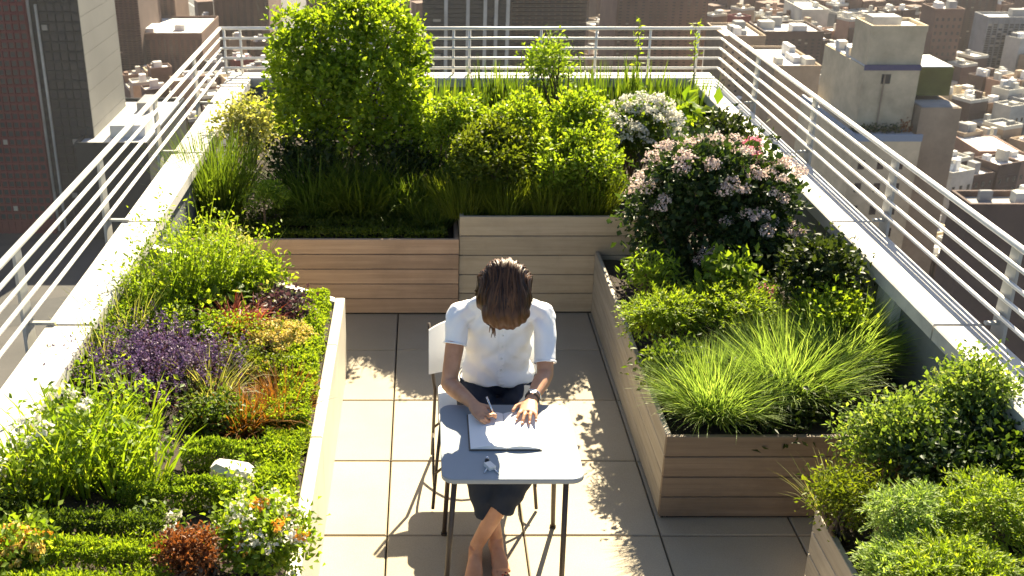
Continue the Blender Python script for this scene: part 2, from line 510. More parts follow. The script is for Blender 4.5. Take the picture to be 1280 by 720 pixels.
planter('tall tan board planter box behind the seated woman', XC0, XC1, YP+.02, YB-.02, .735, 5, M['wood_tan'], M['wood_tan'], 'fl')
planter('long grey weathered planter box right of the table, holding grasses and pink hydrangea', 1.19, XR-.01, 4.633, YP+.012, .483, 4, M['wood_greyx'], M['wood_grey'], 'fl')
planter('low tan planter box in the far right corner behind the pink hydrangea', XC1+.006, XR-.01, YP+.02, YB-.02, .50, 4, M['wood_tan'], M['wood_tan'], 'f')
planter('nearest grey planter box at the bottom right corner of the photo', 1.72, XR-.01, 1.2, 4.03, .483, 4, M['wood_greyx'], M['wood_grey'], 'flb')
mb = MB()
# white sheet bed along the left parapet
BX, BY, BZ = -.494, 6.26, .50
t = thing('planter_bed', (-1.1,4.4,0), 'long cream white planter bed full of mixed flowers along the left parapet', 'planter')
mb = MB(); ys = [1.0,2.2,3.4,4.6,5.6,BY]
for i in range(5): mb.box((BX-.06,ys[i]+.0015,.0),(BX,ys[i+1]-.0015,BZ),.006)
mb.build('side_panel', M['kerb'], t)
mb = MB(); mb.add([(XL+.012,BY-.06,0),(BX-.062,BY-.06,0),(BX-.062,BY-.001,0),(XL+.012,BY-.001,0),(XL+.012,BY-.06,.86),(BX-.062,BY-.06,BZ),(BX-.062,BY-.001,BZ),(XL+.012,BY-.001,.86)],[(0,3,2,1),(4,5,6,7),(0,1,5,4),(1,2,6,5),(2,3,7,6),(3,0,4,7)]); mb.build('end_panel', M['kerb'], t)
mb = MB(); V=[];F=[];ka,kb=14,50
for j in range(kb+1):
    for i in range(ka+1):
        V.append((XL+.003+(BX-.063-XL-.003)*i/ka, 1.0+(BY-.064-1.0)*j/kb, .80-(.80-.455)*i/ka+random.uniform(-.02,.02)))
for j in range(kb):
    for i in range(ka): F.append((j*(ka+1)+i, j*(ka+1)+i+1, (j+1)*(ka+1)+i+1, (j+1)*(ka+1)+i))
mb.add(V,F); mb.build('soil', M['soil'], t, smooth=True)

# ================================================================== TABLE, CHAIR AND WHAT LIES ON THE TABLE
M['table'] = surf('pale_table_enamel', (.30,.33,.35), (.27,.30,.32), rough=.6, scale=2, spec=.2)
M['leg'] = surf('dark_brown_steel', (.06,.043,.032), (.045,.033,.026), rough=.45, scale=30)
M['chairw'] = surf('white_chair_enamel', (.78,.77,.73), (.74,.73,.69), rough=.4)
TX0,TX1,TY0,TY1,TZ = .073,.672,3.86,4.487,.745

def rrect(x0,y0,x1,y1,r,k=8):
    out=[]
    for cx,cy,a in ((x1-r,y0+r,-90),(x1-r,y1-r,0),(x0+r,y1-r,90),(x0+r,y0+r,180)):
        for i in range(k+1):
            t=R(a+90*i/k); out.append((cx+r*math.cos(t),cy+r*math.sin(t)))
    return out
def slab(mb, pts, z0, z1, bev=.004):
    n=len(pts); cx=sum(p[0] for p in pts)/n; cy=sum(p[1] for p in pts)/n
    def ins(p,d):
        v=Vector((p[0]-cx,p[1]-cy)); l=v.length; return (p[0]-v.x/l*d,p[1]-v.y/l*d)
    rings=[([ins(p,bev) for p in pts],z0),(pts,z0+bev),(pts,z1-bev),([ins(p,bev) for p in pts],z1)]
    V=[(x,y,z) for ring,z in rings for x,y in ring]; F=[]
    for j in range(3):
        for i in range(n):
            l=(i+1)%n; F.append((j*n+i,j*n+l,(j+1)*n+l,(j+1)*n+i))
    F.append(tuple(range(n-1,-1,-1))); F.append(tuple(3*n+i for i in range(n)))
    mb.add(V,F)
tab = thing('cafe_table', (.37,4.17,0), 'small square pale metal cafe table with dark legs under the notebook', 'table')
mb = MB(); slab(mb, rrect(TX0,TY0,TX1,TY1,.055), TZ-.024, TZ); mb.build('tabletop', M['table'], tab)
mb = MB()
for a,b in (((.13,3.92),(.615,3.92)),((.13,4.43),(.615,4.43)),((.13,3.92),(.13,4.43)),((.615,3.92),(.615,4.43))):
    mb.tube([(a[0],a[1],TZ-.034),(b[0],b[1],TZ-.034)], .010, 8)
mb.build('apron', M['leg'], tab, smooth=True)
for (xa,ya),(xb,yb) in (((.13,3.92),(.085,3.86)),((.60,3.92),(.598,3.85)),((.13,4.43),(.10,4.50)),((.61,4.43),(.645,4.56))):
    mb = MB(); mb.tube([(xa,ya,TZ-.03),(xb,yb,.012)], [.0125,.0115], 10); lg = mb.build('leg', M['leg'], tab, smooth=True, org=(xa,ya,TZ-.03))
    mb = MB(); mb.tube([(xb,yb,0),(xb,yb,.011)], .016, 10); mb.build('foot', M['gap'], lg)

# chair: white sheet seat and curved back on a thin dark frame with bowed stretchers
ch = thing('cafe_chair', (.30,5.0,0), 'white metal cafe chair with thin dark bowed legs under the woman', 'chair')
CX, CY0, CY1, CS = .31, 4.76, 5.20, .475
mb = MB(); slab(mb, rrect(CX-.235,CY0,CX+.235,CY1,.06), CS-.018, CS, .004); mb.build('seat', M['chairw'], ch)
mb = MB(); V=[];F=[];ku,kv=20,8
for sgn in (0,1):
    for j in range(kv+1):
        for i in range(ku+1):
            s=i/ku*2-1; h=j/kv
            top=.83-.05*s*s*abs(s)
            z=.56+(top-.56)*h
            V.append((CX+s*.285, 5.20+.03*h+.05*h*h-.07*s*s+sgn*.012, z))
o=(ku+1)*(kv+1)
for j in range(kv):
    for i in range(ku):
        q=[j*(ku+1)+i,j*(ku+1)+i+1,(j+1)*(ku+1)+i+1,(j+1)*(ku+1)+i]
        F.append(tuple(q)); F.append(tuple(o+k for k in reversed(q)))
for i in range(ku):
    F.append((i,o+i,o+i+1,i+1)); b=kv*(ku+1); F.append((b+i,b+i+1,o+b+i+1,o+b+i))
for j in range(kv):
    a=j*(ku+1); F.append((a,a+ku+1,o+a+ku+1,o+a)); a+=ku; F.append((a,o+a,o+a+ku+1,a+ku+1))
mb.add(V,F); mb.build('backrest', M['chairw'], ch, smooth=False)
for sx in (-1,1):
    mb = MB(); mb.tube([(CX+sx*.285,5.26,.80),(CX+sx*.272,5.20,.60),(CX+sx*.25,5.16,CS-.03),(CX+sx*.265,5.22,.012)], .009, 8); mb.build('leg', M['leg'], ch, smooth=True, org=(CX+sx*.25,5.16,CS-.03))
    mb = MB(); mb.tube([(CX+sx*.225,4.80,CS-.025),(CX+sx*.245,4.76,.25),(CX+sx*.265,4.70,.012)], .009, 8); mb.build('leg', M['leg'], ch, smooth=True, org=(CX+sx*.22,4.8,CS-.025))
    mb = MB(); mb.tube([(CX+sx*.258,4.72,.13)]+[(CX+sx*(.262+.0*k),4.72+.49*k/8,.13+.13*math.sin(PI*k/8)) for k in range(1,8)]+[(CX+sx*.262,5.21,.13)], .007, 6); mb.build('stretcher', M['leg'], ch, smooth=True)
for yy in (4.735,5.195):
    mb = MB(); mb.tube([(CX-.255+.51*k/10,yy,.20+.15*math.sin(PI*k/10)) for k in range(11)], .007, 6); mb.build('stretcher', M['leg'], ch, smooth=True)
mb = MB(); mb.tube([(x,y,CS-.029) for x,y in rrect(CX-.228,CY0+.01,CX+.228,CY1-.01,.06,4)+[(CX+.228-.06,CY0+.01)]], .010, 8); mb.build('seat_frame', M['leg'], ch, smooth=True)

# open notebook
M['paper'] = surf('white_paper', (.82,.81,.78), (.79,.78,.75), rough=.7, scale=4)
M['pagemark'] = surf('faint_ink', (.38,.40,.46), rough=.8)
M['cover'] = surf('dark_notebook_cover', (.10,.085,.07), rough=.6)
nb = thing('notebook', (.356,4.24,TZ), 'open white notebook lying on the table under both hands', 'notebook')
NX0,NX1,NY0,NY1 = .202,.506,4.085,4.38
def page(xa, xb, name):
    mb = MB(); V=[];F=[];k=14
    for j,(y) in enumerate((NY0,NY1)):
        for i in range(k+1):
            s=i/k; x=xa+(xb-xa)*s
            z=TZ+.009+.015*math.sin(PI*min(1,s*1.0))**.8*(1-.45*s)+ (.004*(1-s))
            V.append((x,y,z))
    for j,(y) in enumerate((NY0,NY1)):
        for i in range(k+1): V.append((xa+(xb-xa)*i/k,y,TZ+.007))
    n=k+1
    for i in range(k):
        F += [(i,i+1,n+i+1,n+i),(2*n+i,2*n+n+i,2*n+n+i+1,2*n+i+1),(i,2*n+i,2*n+i+1,i+1),(n+i,n+i+1,3*n+i+1,3*n+i)]
    F += [(k,2*n+k,3*n+k,n+k),(0,n,3*n,2*n)]
    if xb<xa: F=[tuple(reversed(f)) for f in F]
    mb.add(V,F); return mb.build(name, M['paper'], nb)
XM=.362
page(XM-.001, NX0, 'page_block'); page(XM+.001, NX1, 'page_block')
mb = MB(); mb.box((NX0-.006,NY0-.005,TZ+.001),(NX1+.006,NY1+.005,TZ+.0055),.001); mb.build('cover', M['cover'], nb)
# small metal clip and cap at the table edge
M['silver'] = surf('silver_metal', (.75,.75,.76), rough=.25, metal=1)
M['blk'] = surf('black_plastic', (.02,.02,.022), rough=.4)
q = at(611,584,TZ)
kc = thing('key_clip', (q.x,q.y,TZ), 'small silver clip with a black knob and two prongs on the shaded table edge', 'clip')
mb = MB(); mb.obox((q.x+.004,q.y-.004,TZ+.009),(.014,.007,0),(-.011,.02,0),(0,0,.008)); mb.build('clip_body', M['white_metal'], kc)
mb = MB(); mb.ellip((q.x-.006,q.y+.035,TZ+.010),(.010,0,0),(0,.012,0),(0,0,.010)); mb.build('knob', M['blk'], kc, smooth=True)
mb = MB(); mb.ellip((q.x-.004,q.y+.062,TZ+.007),(.007,0,0),(0,.008,0),(0,0,.007)); mb.build('bead', M['silver'], kc, smooth=True)
for dx in (-.022,.036):
    mb = MB(); mb.tube([(q.x+.004,q.y+.008,TZ+.005),(q.x+dx,q.y-.05,TZ+.005)], .0035, 6); mb.build('prong', M['silver'], kc, smooth=True)

# ================================================================== THE WOMAN
def skinmat():
    m, nt, out = newmat('skin')
    p = N(nt,'ShaderNodeBsdfPrincipled', Roughness=.5)
    p.inputs['Specular IOR Level'].default_value=.35
    p.inputs['Subsurface Weight'].default_value=.12; p.inputs['Subsurface Radius'].default_value=(.02,.008,.004); p.inputs['Subsurface Scale'].default_value=.5
    tc = N(nt,'ShaderNodeTexCoord'); n = N(nt,'ShaderNodeTexNoise', Scale=14, Detail=6); nt.links.new(tc.outputs['Object'], n.inputs['Vector'])
    r = N(nt,'ShaderNodeValToRGB'); r.color_ramp.elements[0].color=(.43,.205,.11,1); r.color_ramp.elements[1].color=(.58,.31,.185,1)
    r.color_ramp.elements[0].position=.3; r.color_ramp.elements[1].position=.7
    nt.links.new(n.outputs['Fac'], r.inputs['Fac']); nt.links.new(r.outputs[0], p.inputs['Base Color'])
    nt.links.new(p.outputs[0], out.inputs['Surface']); return m
M['skin'] = skinmat()
M['shirt'] = surf('white_cotton', (.93,.92,.92), (.90,.89,.89), rough=.85, scale=8, bump=.6, bscale=26, spec=.2)
M['pants'] = surf('navy_cloth', (.018,.024,.038), (.026,.033,.05), rough=.85, scale=12, bump=.2, bscale=250, spec=.2)
M['nail'] = surf('red_nail_varnish', (.35,.02,.03), rough=.25)

WX = .37
wo = thing('person', (WX,4.6,0), 'seated woman in white shirt and navy trousers bent over, writing in a notebook', 'person')

def remesh(mb, name, mat, voxel, smooth_it, parent, org, fn=None, sub=False):
    o = mb.build('tmp', mat)
    r = o.modifiers.new('r','REMESH'); r.mode='VOXEL'; r.voxel_size=voxel; r.use_smooth_shade=True
    s = o.modifiers.new('s','SMOOTH'); s.iterations=smooth_it; s.factor=.5
    dg = bpy.context.evaluated_depsgraph_get(); dg.update()
    me = bpy.data.meshes.new_from_object(o.evaluated_get(dg))
    me.name = name
    bpy.data.objects.remove(o)
    n = len(me.vertices); co = np.empty(n*3, np.float32); me.vertices.foreach_get('co', co); co = co.reshape(-1,3)
    if fn is not None:
        no = np.empty(n*3, np.float32); me.vertices.foreach_get('normal', no); no = no.reshape(-1,3)
        co = fn(co, no)
    co = co - np.array(org, np.float32)
    me.vertices.foreach_set('co', co.astype(np.float32).ravel()); me.update()
    me.polygons.foreach_set('use_smooth', [True]*len(me.polygons))
    if not me.materials: me.materials.append(mat)
    ob = bpy.data.objects.new(name, me); COL.objects.link(ob)
    ob.parent = parent; ob.location = Vector(org)-wloc(parent)
    return ob

def ring(c, rx, ry, tilt=0, yaw=0):
    """cross-section ring across a roughly vertical trunk; tilt leans it towards the camera"""
    return (c, (rx*math.cos(yaw), rx*math.sin(yaw), 0), (0, ry*math.cos(tilt), -ry*math.sin(tilt)))

# joints
SHR, ELR, WRR = Vector((.172,4.80,1.065)), Vector((.118,4.63,.775)), Vector((.225,4.39,.803))     # her right arm, left in the picture
SHL, ELL, WRL = Vector((.574,4.80,1.065)), Vector((.578,4.62,.835)), Vector((.492,4.425,.800))
HIPR, HIPL = Vector((.275,4.93,.585)), Vector((.465,4.93,.585))
KNR, KNL = Vector((.235,4.36,.575)), Vector((.50,4.33,.59))
ANR, ANL = Vector((.345,4.34,.105)), Vector((.245,4.275,.095))
HC = Vector((.362,4.535,1.255))                          # head centre
fd = Vector((.0,-.50,-.866)).normalized(); ud = Vector((0,-.866,.50)).normalized(); rd = Vector((1,0,0))

torso = [ring((WX,4.97,.490),.15,.11,.1), ring((WX,4.965,.56),.185,.14,.15), ring((WX,4.945,.66),.165,.125,.3),
         ring((WX,4.91,.77),.135,.105,.35), ring((WX-.002,4.875,.90),.145,.112,.35), ring((WX-.004,4.845,1.00),.165,.115,.45),
         ring((WX-.004,4.822,1.065),.168,.092,.55), ring((WX-.005,4.80,1.125),.12,.075,.7), ring((WX-.006,4.765,1.165),.062,.058,.9)]
b = MB()
b.loft(torso, 24)
b.tube([(WX-.006,4.80,1.12),(.364,4.735,1.185),(.362,4.64,1.225)], [.062,.054,.056], 14)
# head
b.ellip(HC+ud*.012, rd*.082, fd*.104, ud*.118, 24, 16)
b.loft([(HC+fd*.02-ud*.02, rd*.074, fd*.075), (HC+fd*.035-ud*.07, rd*.064, fd*.062), (HC+fd*.055-ud*.115, rd*.040, fd*.040), (HC+fd*.062-ud*.135, rd*.018, fd*.020)], 16)
b.loft([(HC+fd*.098+ud*.012, rd*.008, ud*.010), (HC+fd*.118-ud*.018, rd*.012, ud*.012), (HC+fd*.122-ud*.040, rd*.016, ud*.012)], 10)      # nose
b.ellip(HC+fd*.094-ud*.074, rd*.026, fd*.010, ud*.007, 12, 8)                                        # lips
b.ellip(HC+fd*.093-ud*.084, rd*.022, fd*.010, ud*.007, 12, 8)
for sx in (-1,1):
    b.ellip(HC+rd*sx*.086-ud*.012-fd*.008, rd*.009, fd*.020+ud*.004, ud*.033, 10, 8)                 # ears
    b.ellip(HC+rd*sx*.033+fd*.088+ud*.022, rd*.022, fd*.012, ud*.008, 10, 8)                         # brows
def limb(pts, rad, n=16): b.tube(pts, rad, n)
for SH,EL,WR in ((SHR,ELR,WRR),(SHL,ELL,WRL)):
    inn = Vector((WX,4.83,1.06))
    limb([SH.lerp(inn,.45)+Vector((0,0,.015)), SH, SH.lerp(EL,.3), SH.lerp(EL,.65), EL], [.055,.054,.048,.043,.038])
    limb([EL, EL.lerp(WR,.28), EL.lerp(WR,.65), WR], [.038,.041,.034,.0255])
    b.ellip(EL, (.038,0,0),(0,.038,0),(0,0,.038))
    b.ellip(SH, (.053,0,0),(0,.053,0),(0,0,.052))
for HP,KN,AN in ((HIPR,KNR,ANR),(HIPL,KNL,ANL)):
    limb([HP, HP.lerp(KN,.5), KN], [.088,.075,.056])
    b.ellip(KN,(.057,0,0),(0,.057,0),(0,0,.057))
    limb([KN, KN.lerp(AN,.28)+Vector((0,.02,0)), KN.lerp(AN,.6)+Vector((0,.008,0)), AN], [.052,.056,.043,.032])
# feet: heel, instep, ball and five toes
def foot(AN, d, toes):
    d = Vector(d).normalized(); sd = Vector((d.y,-d.x,0))
    heel = AN - d*.035; heel.z=.034
    b.ellip(heel, sd*.032, d*.036, (0,0,.034))
    b.loft([(AN+Vector((0,0,.0)), sd*.033, d*.036), (AN+d*.02+Vector((0,0,-.035)), sd*.034, d*.045), (AN+d*.04+Vector((0,0,-.062)), sd*.035, d*.05)],14)
    b.loft([(heel, sd*.030, (0,0,.030)), (AN+d*.05+Vector((0,0,.048-AN.z)), sd*.034, (0,0,.036)), (AN+d*.12+Vector((0,0,.033-AN.z)), sd*.042, (0,0,.026)), (AN+d*.158+Vector((0,0,.022-AN.z)), sd*.040, (0,0,.017))],16)
    tips=[]
    for k in range(5):
        s = (k-2)*.0175*toes; l = [.060,.058,.050,.042,.032][k]; r = [.0125,.0095,.009,.0085,.0085][k]
        a = AN + d*(.142-.006*k) + sd*s; a.z=.020
        e = a + d*l + sd*s*.12; e.z=.014
        b.tube([a, a.lerp(e,.55)+Vector((0,0,.006)), e], [r,r,r*.85], 8); b.ellip(e,(r*.9,0,0),(0,r*.9,0),(0,0,r*.9),8,6); tips.append((e,d,r))
    return tips
tipsL = foot(ANL, (-.10,-1,0), 1); tipsR = foot(ANR, (.12,-1,0), -1)
# hands
def finger(pts, r0, r1): 
    b.tube(pts, [r0+(r1-r0)*i/(len(pts)-1) for i in range(len(pts))], 8)
    for p,r in ((pts[0],r0),(pts[-1],r1)): b.ellip(p,(r,0,0),(0,r,0),(0,0,r),8,6)
    for i in range(1,len(pts)-1):
        r = r0+(r1-r0)*i/(len(pts)-1); b.ellip(pts[i],(r*1.06,0,0),(0,r*1.06,0),(0,0,r*1.06),8,6)
# flat hand (right in the picture): fingers spread on the page towards the lower left
w = WRL; d = Vector((-.22,-1,-.10)).normalized(); sd = Vector((1,-.22,0)).normalized(); upn = sd.cross(d)
if upn.z < 0: upn = -upn
pc = w + d*.062
b.loft([(w-d*.01, sd*.027, upn*.021), (w+d*.025, sd*.036, upn*.019), (w+d*.065, sd*.043, upn*.016), (w+d*.095, sd*.042, upn*.0125)], 14)
FT=[]
for k in range(4):
    s = (1.5-k)*.0215                                   # index is on the inner (left) side of this hand
    a = w + d*(.088 + .004*(1-abs(k-1.4))) - sd*s
    dd = (d - sd*(1.5-k)*.13).normalized(); L = [.070,.080,.074,.058][k]
    p1 = a + dd*L*.42 + upn*.005; p2 = p1 + (dd-upn*.22).normalized()*L*.33; p3 = p2 + (dd-upn*.38).normalized()*L*.27
    finger([a,p1,p2,p3], .0098, .0073); FT.append((p3,dd))
a = w + d*.025 - sd*.030; p1 = a + (-sd*.75+d*.65).normalized()*.040 - upn*.004; p2 = p1 + (-sd*.35+d).normalized()*.032 - upn*.004
finger([a,p1,p2], .0125, .0085)
b.ellip(a+d*.012+sd*.008, d*.028, sd*.016, upn*.015, 10, 8)
# writing hand (left in the picture)
w2 = WRR; d2 = Vector((.48,-1,-.16)).normalized(); s2 = Vector((1,.48,0)).normalized(); u2 = s2.cross(d2)
if u2.z < 0: u2 = -u2
b.loft([(w2-d2*.01, s2*.026, u2*.022), (w2+d2*.03, s2*.036, u2*.021), (w2+d2*.065, s2*.041, u2*.019), (w2+d2*.090, s2*.038, u2*.015)], 14)
PEN = w2 + d2*.118 + s2*.050 - u2*.006                  # where the pen is gripped
for k in range(4):
    s = (1.5-k)*.0205                                   # index on the right side (towards the page centre)
    a = w2 + d2*.086 + s2*s
    if k < 2:
        p1 = a + (d2*.85+s2*.35+u2*.32).normalized()*.034; p2 = PEN + u2*.004 + d2*(.004-.012*k) - s2*.004*k; m = p1.lerp(p2,.5)+u2*.007+d2*.005
        finger([a,p1,m,p2], .0100, .0078)
    else:
        p1 = a + (d2+s2*.2).normalized()*.032; p2 = p1 + (-u2*.6+d2*.5+s2*.65).normalized()*.024; p3 = p2 + (-d2*.7+s2*.6-u2*.2).normalized()*.020
        finger([a,p1,p2,p3], .0098, .0078)
a = w2 + d2*.022 + s2*.028; p1 = a + (s2*.7+d2*.75).normalized()*.042 + u2*.004; p2 = p1.lerp(PEN - d2*.018 + s2*.006,.95)
finger([a,p1,p2], .0125, .0085); b.ellip(a+d2*.012-s2*.006, d2*.026, s2*.016, u2*.016, 10, 8)
body = remesh(b, 'body', M['skin'], .0042, 3, wo, (WX,4.6,.6))

# eyes (lids closed downwards over them), nails
M['eye'] = surf('dark_eye', (.03,.02,.015), rough=.15)
for sx in (-1,1):
    mb = MB(); mb.ellip(HC+rd*sx*.033+fd*.088+ud*.008, rd*.013, fd*.009, ud*.006, 12, 8); mb.build('eye', M['eye'], wo, smooth=True)
for tips in (tipsL,tipsR):
    for e,d,r in tips:
        mb = MB(); mb.ellip(e+d*.002+Vector((0,0,r*.75)), Vector((d.y,-d.x,0))*r*.62, d*r*.7, (0,0,.0022), 10, 6); mb.build('toenail', M['nail'], wo, smooth=True)
M['nailp'] = surf('pale_pink_nail', (.55,.32,.26), rough=.25)
for p,dd in FT:
    mb = MB(); mb.ellip(p+upn*.0062+dd*.001, sd*.0048, dd*.0065, upn*.0018, 8, 6); mb.build('fingernail', M['nailp'], wo, smooth=True)

# shirt
b = MB()
def grow(secs, dx, dy): return [(c, Vector(a)*(1+dx/Vector(a).length), Vector(bb)*(1+dy/Vector(bb).length)) for c,a,bb in secs]
sh = [ring((WX,4.925,.650),.196,.168,.2), ring((WX,4.925,.672),.188,.160,.28), ring((WX,4.922,.71),.176,.146,.33),
      ring((WX,4.905,.78),.163,.130,.35), ring((WX-.002,4.872,.90),.165,.130,.4), ring((WX-.004,4.842,1.00),.180,.130,.45),
      ring((WX-.004,4.822,1.07),.196,.110,.55), ring((WX-.005,4.805,1.115),.160,.094,.65), ring((WX-.005,4.795,1.15),.112,.080,.75), ring((WX-.006,4.775,1.175),.076,.068,.85)]
b.loft(sh, 26)
for SH,EL,f,r in ((SHR,ELR,.42,(.062,.063,.058,.054)),(SHL,ELL,.80,(.062,.063,.057,.051))):
    inn = Vector((WX,4.83,1.07))
    b.tube([SH.lerp(inn,.5)+Vector((0,0,.01)), SH, SH.lerp(EL,f*.5), SH.lerp(EL,f)], r, 18)
    b.ellip(SH,(.062,0,0),(0,.063,0),(0,0,.060))
def folds(co, no):
    x,y,z = co[:,0],co[:,1],co[:,2]
    w = np.sin(z*58+x*22+np.sin(x*19)*1.6)*.0062*np.clip((.90-z)/.2,.25,1.2)
    w += np.sin((x-WX)*70*np.sign(x-WX)+z*46+np.sin(z*23)*2)*.0040*np.clip((z-.72)/.2,0,1)
    w += np.sin(x*33-z*41+y*27)*.0045
    return co + no*w[:,None]
shirt = remesh(b, 'shirt', M['shirt'], .006, 4, wo, (WX,4.85,.8), folds)
# collar wings, placket and buttons
def surf_y(x, z, off=.004):
    """front of the shirt at (x, z)"""
    o = shirt; org = Vector((x-WX, -2, z-.8))
    hit, loc, nor, idx = o.ray_cast(org, Vector((0,1,0)))
    return (Vector((x, loc.y+4.85-off, z)) if hit else Vector((x,4.75,z)))
bpy.context.view_layer.update()
mb = MB(); V=[];F=[]; zs=[.665+.47*i/26 for i in range(27)]
for z in zs:
    for dx in (-.016,.016): V.append(surf_y(WX+dx+.008,z,.0045))
for i in range(26): F.append((2*i,2*i+1,2*i+3,2*i+2))
mb.add(V,F); pl = mb.build('placket', M['shirt'], shirt)
so = pl.modifiers.new('t','SOLIDIFY'); so.thickness=.003
for z in (.70,.77,.84,.91,.98,1.06):
    c = surf_y(WX+.008,z,.007); mb = MB(); mb.ellip(c,(.006,0,0),(0,.0025,0),(0,0,.006),10,6); mb.build('button', M['paper'], shirt, smooth=True)
for sx in (-1,1):
    mb = MB(); V=[];F=[];k=10
    for i in range(k+1):
        a = R(90 - sx*0) ; s=i/k
        ang = PI/2 + sx*(PI*.98)*s                         # from the nape round to the front
        cx = WX-.005+math.cos(ang)*.083; cy = 4.788+math.sin(ang)*.078; z = 1.176-.048*(1-math.sin(ang))*.9
        drop = .034+.030*s**3; out=.020+.012*s
        V.append((cx,cy,z)); V.append((cx+math.cos(ang)*out, cy+math.sin(ang)*out, z-drop))
    for i in range(k): F.append((2*i,2*i+1,2*i+3,2*i+2))
    mb.add(V,F); co = mb.build('collar', M['shirt'], shirt, smooth=True)
    so = co.modifiers.new('t','SOLIDIFY'); so.thickness=.004
# sleeve hems
for SH,EL,f,r in ((SHR,ELR,.42,.0550),(SHL,ELL,.80,.0522)):
    mb = MB(); c = SH.lerp(EL,f); d_=(EL-SH).normalized(); a_=d_.cross(Vector((0,1,0))).normalized(); b_=d_.cross(a_)
    pts=[c+d_*.002+(a_*math.cos(2*PI*k/20)+b_*math.sin(2*PI*k/20))*r*.985 for k in range(21)]
    mb.tube(pts,.0045,6); mb.build('cuff', M['shirt'], shirt, smooth=True)

# trousers: waistband down to hems below the knee
b = MB()
b.loft([ring((WX,4.97,.484),.165,.13,.1), ring((WX,4.965,.55),.195,.155,.15), ring((WX,4.94,.62),.186,.150,.2), ring((WX,4.93,.668),.174,.138,.25)], 24)
b.loft([((WX,4.76,.565),(.20,0,0),(0,0,.060)),((WX,4.55,.585),(.205,0,0),(0,0,.060)),((WX,4.40,.575),(.165,0,0),(0,0,.05))],20)
hems=[]
for HP,KN,AN,f in ((HIPR,KNR,ANR,.72),(HIPL,KNL,ANL,.58)):
    he = KN.lerp(AN,f)
    b.tube([HP, HP.lerp(KN,.5), KN+Vector((0,.01,.0))], [.105,.095,.080], 18)
    b.ellip(KN,(.080,0,0),(0,.078,0),(0,0,.078))
    b.tube([KN, KN.lerp(he,.5)+Vector((0,.012,0)), he+Vector((0,.012,0))], [.079,.079,.077], 18)
def pfold(co,no):
    x,y,z=co[:,0],co[:,1],co[:,2]
    return co+no*(np.sin(z*60+y*35+np.sin(x*28)*1.5)*.0028+np.sin(x*55+z*20)*.002)[:,None]
tr = remesh(b, 'trousers', M['pants'], .0065, 3, wo, (WX,4.7,.5), pfold)
mb = MB(); mb.tube([(WX+.196*math.cos(2*PI*k/28),4.935+.150*math.sin(2*PI*k/28),.640+.030*math.sin(2*PI*k/28)) for k in range(29)], .0135, 8); mb.build('belt', M['blk'], tr, smooth=True)

# wrist watch, bracelet, pen
def bangle(c, d_, r, tr_, m, name, flat=1):
    d_=d_.normalized(); a_=d_.cross(Vector((0,0,1))).normalized(); b_=d_.cross(a_)
    mb=MB(); mb.tube([c+(a_*math.cos(2*PI*k/24)+b_*math.sin(2*PI*k/24))*r for k in range(25)], tr_, 8); return mb.build(name, m, wo, smooth=True)
dl=(WRL-ELL).normalized()
bangle(WRL-dl*.022, dl, .0300, .0060, M['leg'], 'watch_strap')
mb=MB(); c=WRL-dl*.022+Vector((.002,.004,.031)); mb.tube([c-Vector((0,0,.004)),c+Vector((0,0,.004))],.0165,16); mb.build('watch_face', M['silver'], wo)
bangle(WRL-dl*.045, dl, .0325, .0028, M['silver'], 'bracelet')
pen = thing('pen', tuple(PEN), 'slim silver pen held in the writing hand over the notebook', 'pen')
pd = Vector((.35,-.45,-.75)).normalized(); 
mb=MB(); k_=(PEN.z-(TZ+.026))/-pd.z
mb.tube([PEN-pd*.10,PEN+pd*(k_-.012)],[.0042,.0042],10); mb.build('barrel', M['silver'], pen, smooth=True)
mb=MB(); mb.tube([PEN+pd*(k_-.011),PEN+pd*k_],[.0038,.0008],8); mb.build('tip', M['blk'], pen, smooth=True)

# hair: swept back from the brow over the crown into a low knot
def hairmat(name='dark_brown_hair', c1=(.018,.008,.004), c2=(.115,.050,.020)):
    m, nt, out = newmat(name)
    p = N(nt,'ShaderNodeBsdfPrincipled', Roughness=.45); p.inputs['Specular IOR Level'].default_value=.28
    g = N(nt,'ShaderNodeNewGeometry'); r = N(nt,'ShaderNodeValToRGB')
    r.color_ramp.elements[0].color=c4(c1); r.color_ramp.elements[1].color=c4(c2)
    nt.links.new(g.outputs['Random Per Island'], r.inputs['Fac']); nt.links.new(r.outputs[0], p.inputs['Base Color'])
    nt.links.new(p.outputs[0], out.inputs['Surface']); return m
M['hair'] = hairmat()
b = MB()
b.ellip(HC+ud*.024-fd*.010, rd*.124, fd*.124, ud*.136, 28, 20)            # main cap
b.ellip(HC+ud*.055-fd*.085, rd*.118, fd*.085, ud*.086, 24, 16)            # raised crown
b.ellip(HC+ud*.080+fd*.058, rd*.110, fd*.080, ud*.070, 24, 16)            # front sweep
b.ellip(HC+ud*.088-fd*.118-rd*.008, rd*.088, fd*.060, ud*.062, 24, 16)       # hair gathered up at the back of the crown
b.ellip(HC-ud*.035-fd*.115, rd*.060, fd*.048, ud*.055, 20, 14)
for sx in (-1,1): b.ellip(HC+rd*sx*.090+ud*.0-fd*.012, rd*.036, fd*.064, ud*.080, 16, 12)
def hfold(co,no):
    x,y,z=co[:,0],co[:,1],co[:,2]; p=co-np.array(HC)
    a=p[:,0]; f=p@np.array(fd); u=p@np.array(ud)
    w=np.sin(a*210+np.sin(f*30)*2.2+u*25)*.0022+np.sin(a*95+f*38)*.0026
    face=(f>.06)&(u<.025)&(np.abs(a)<.085)
    out=co+no*w[:,None]
    out[face]-= (np.array(fd)*.055)[None,:]
    return out
hair = remesh(b, 'hair', M['hair'], .0055, 2, wo, HC, hfold)
bpy.context.view_layer.update()
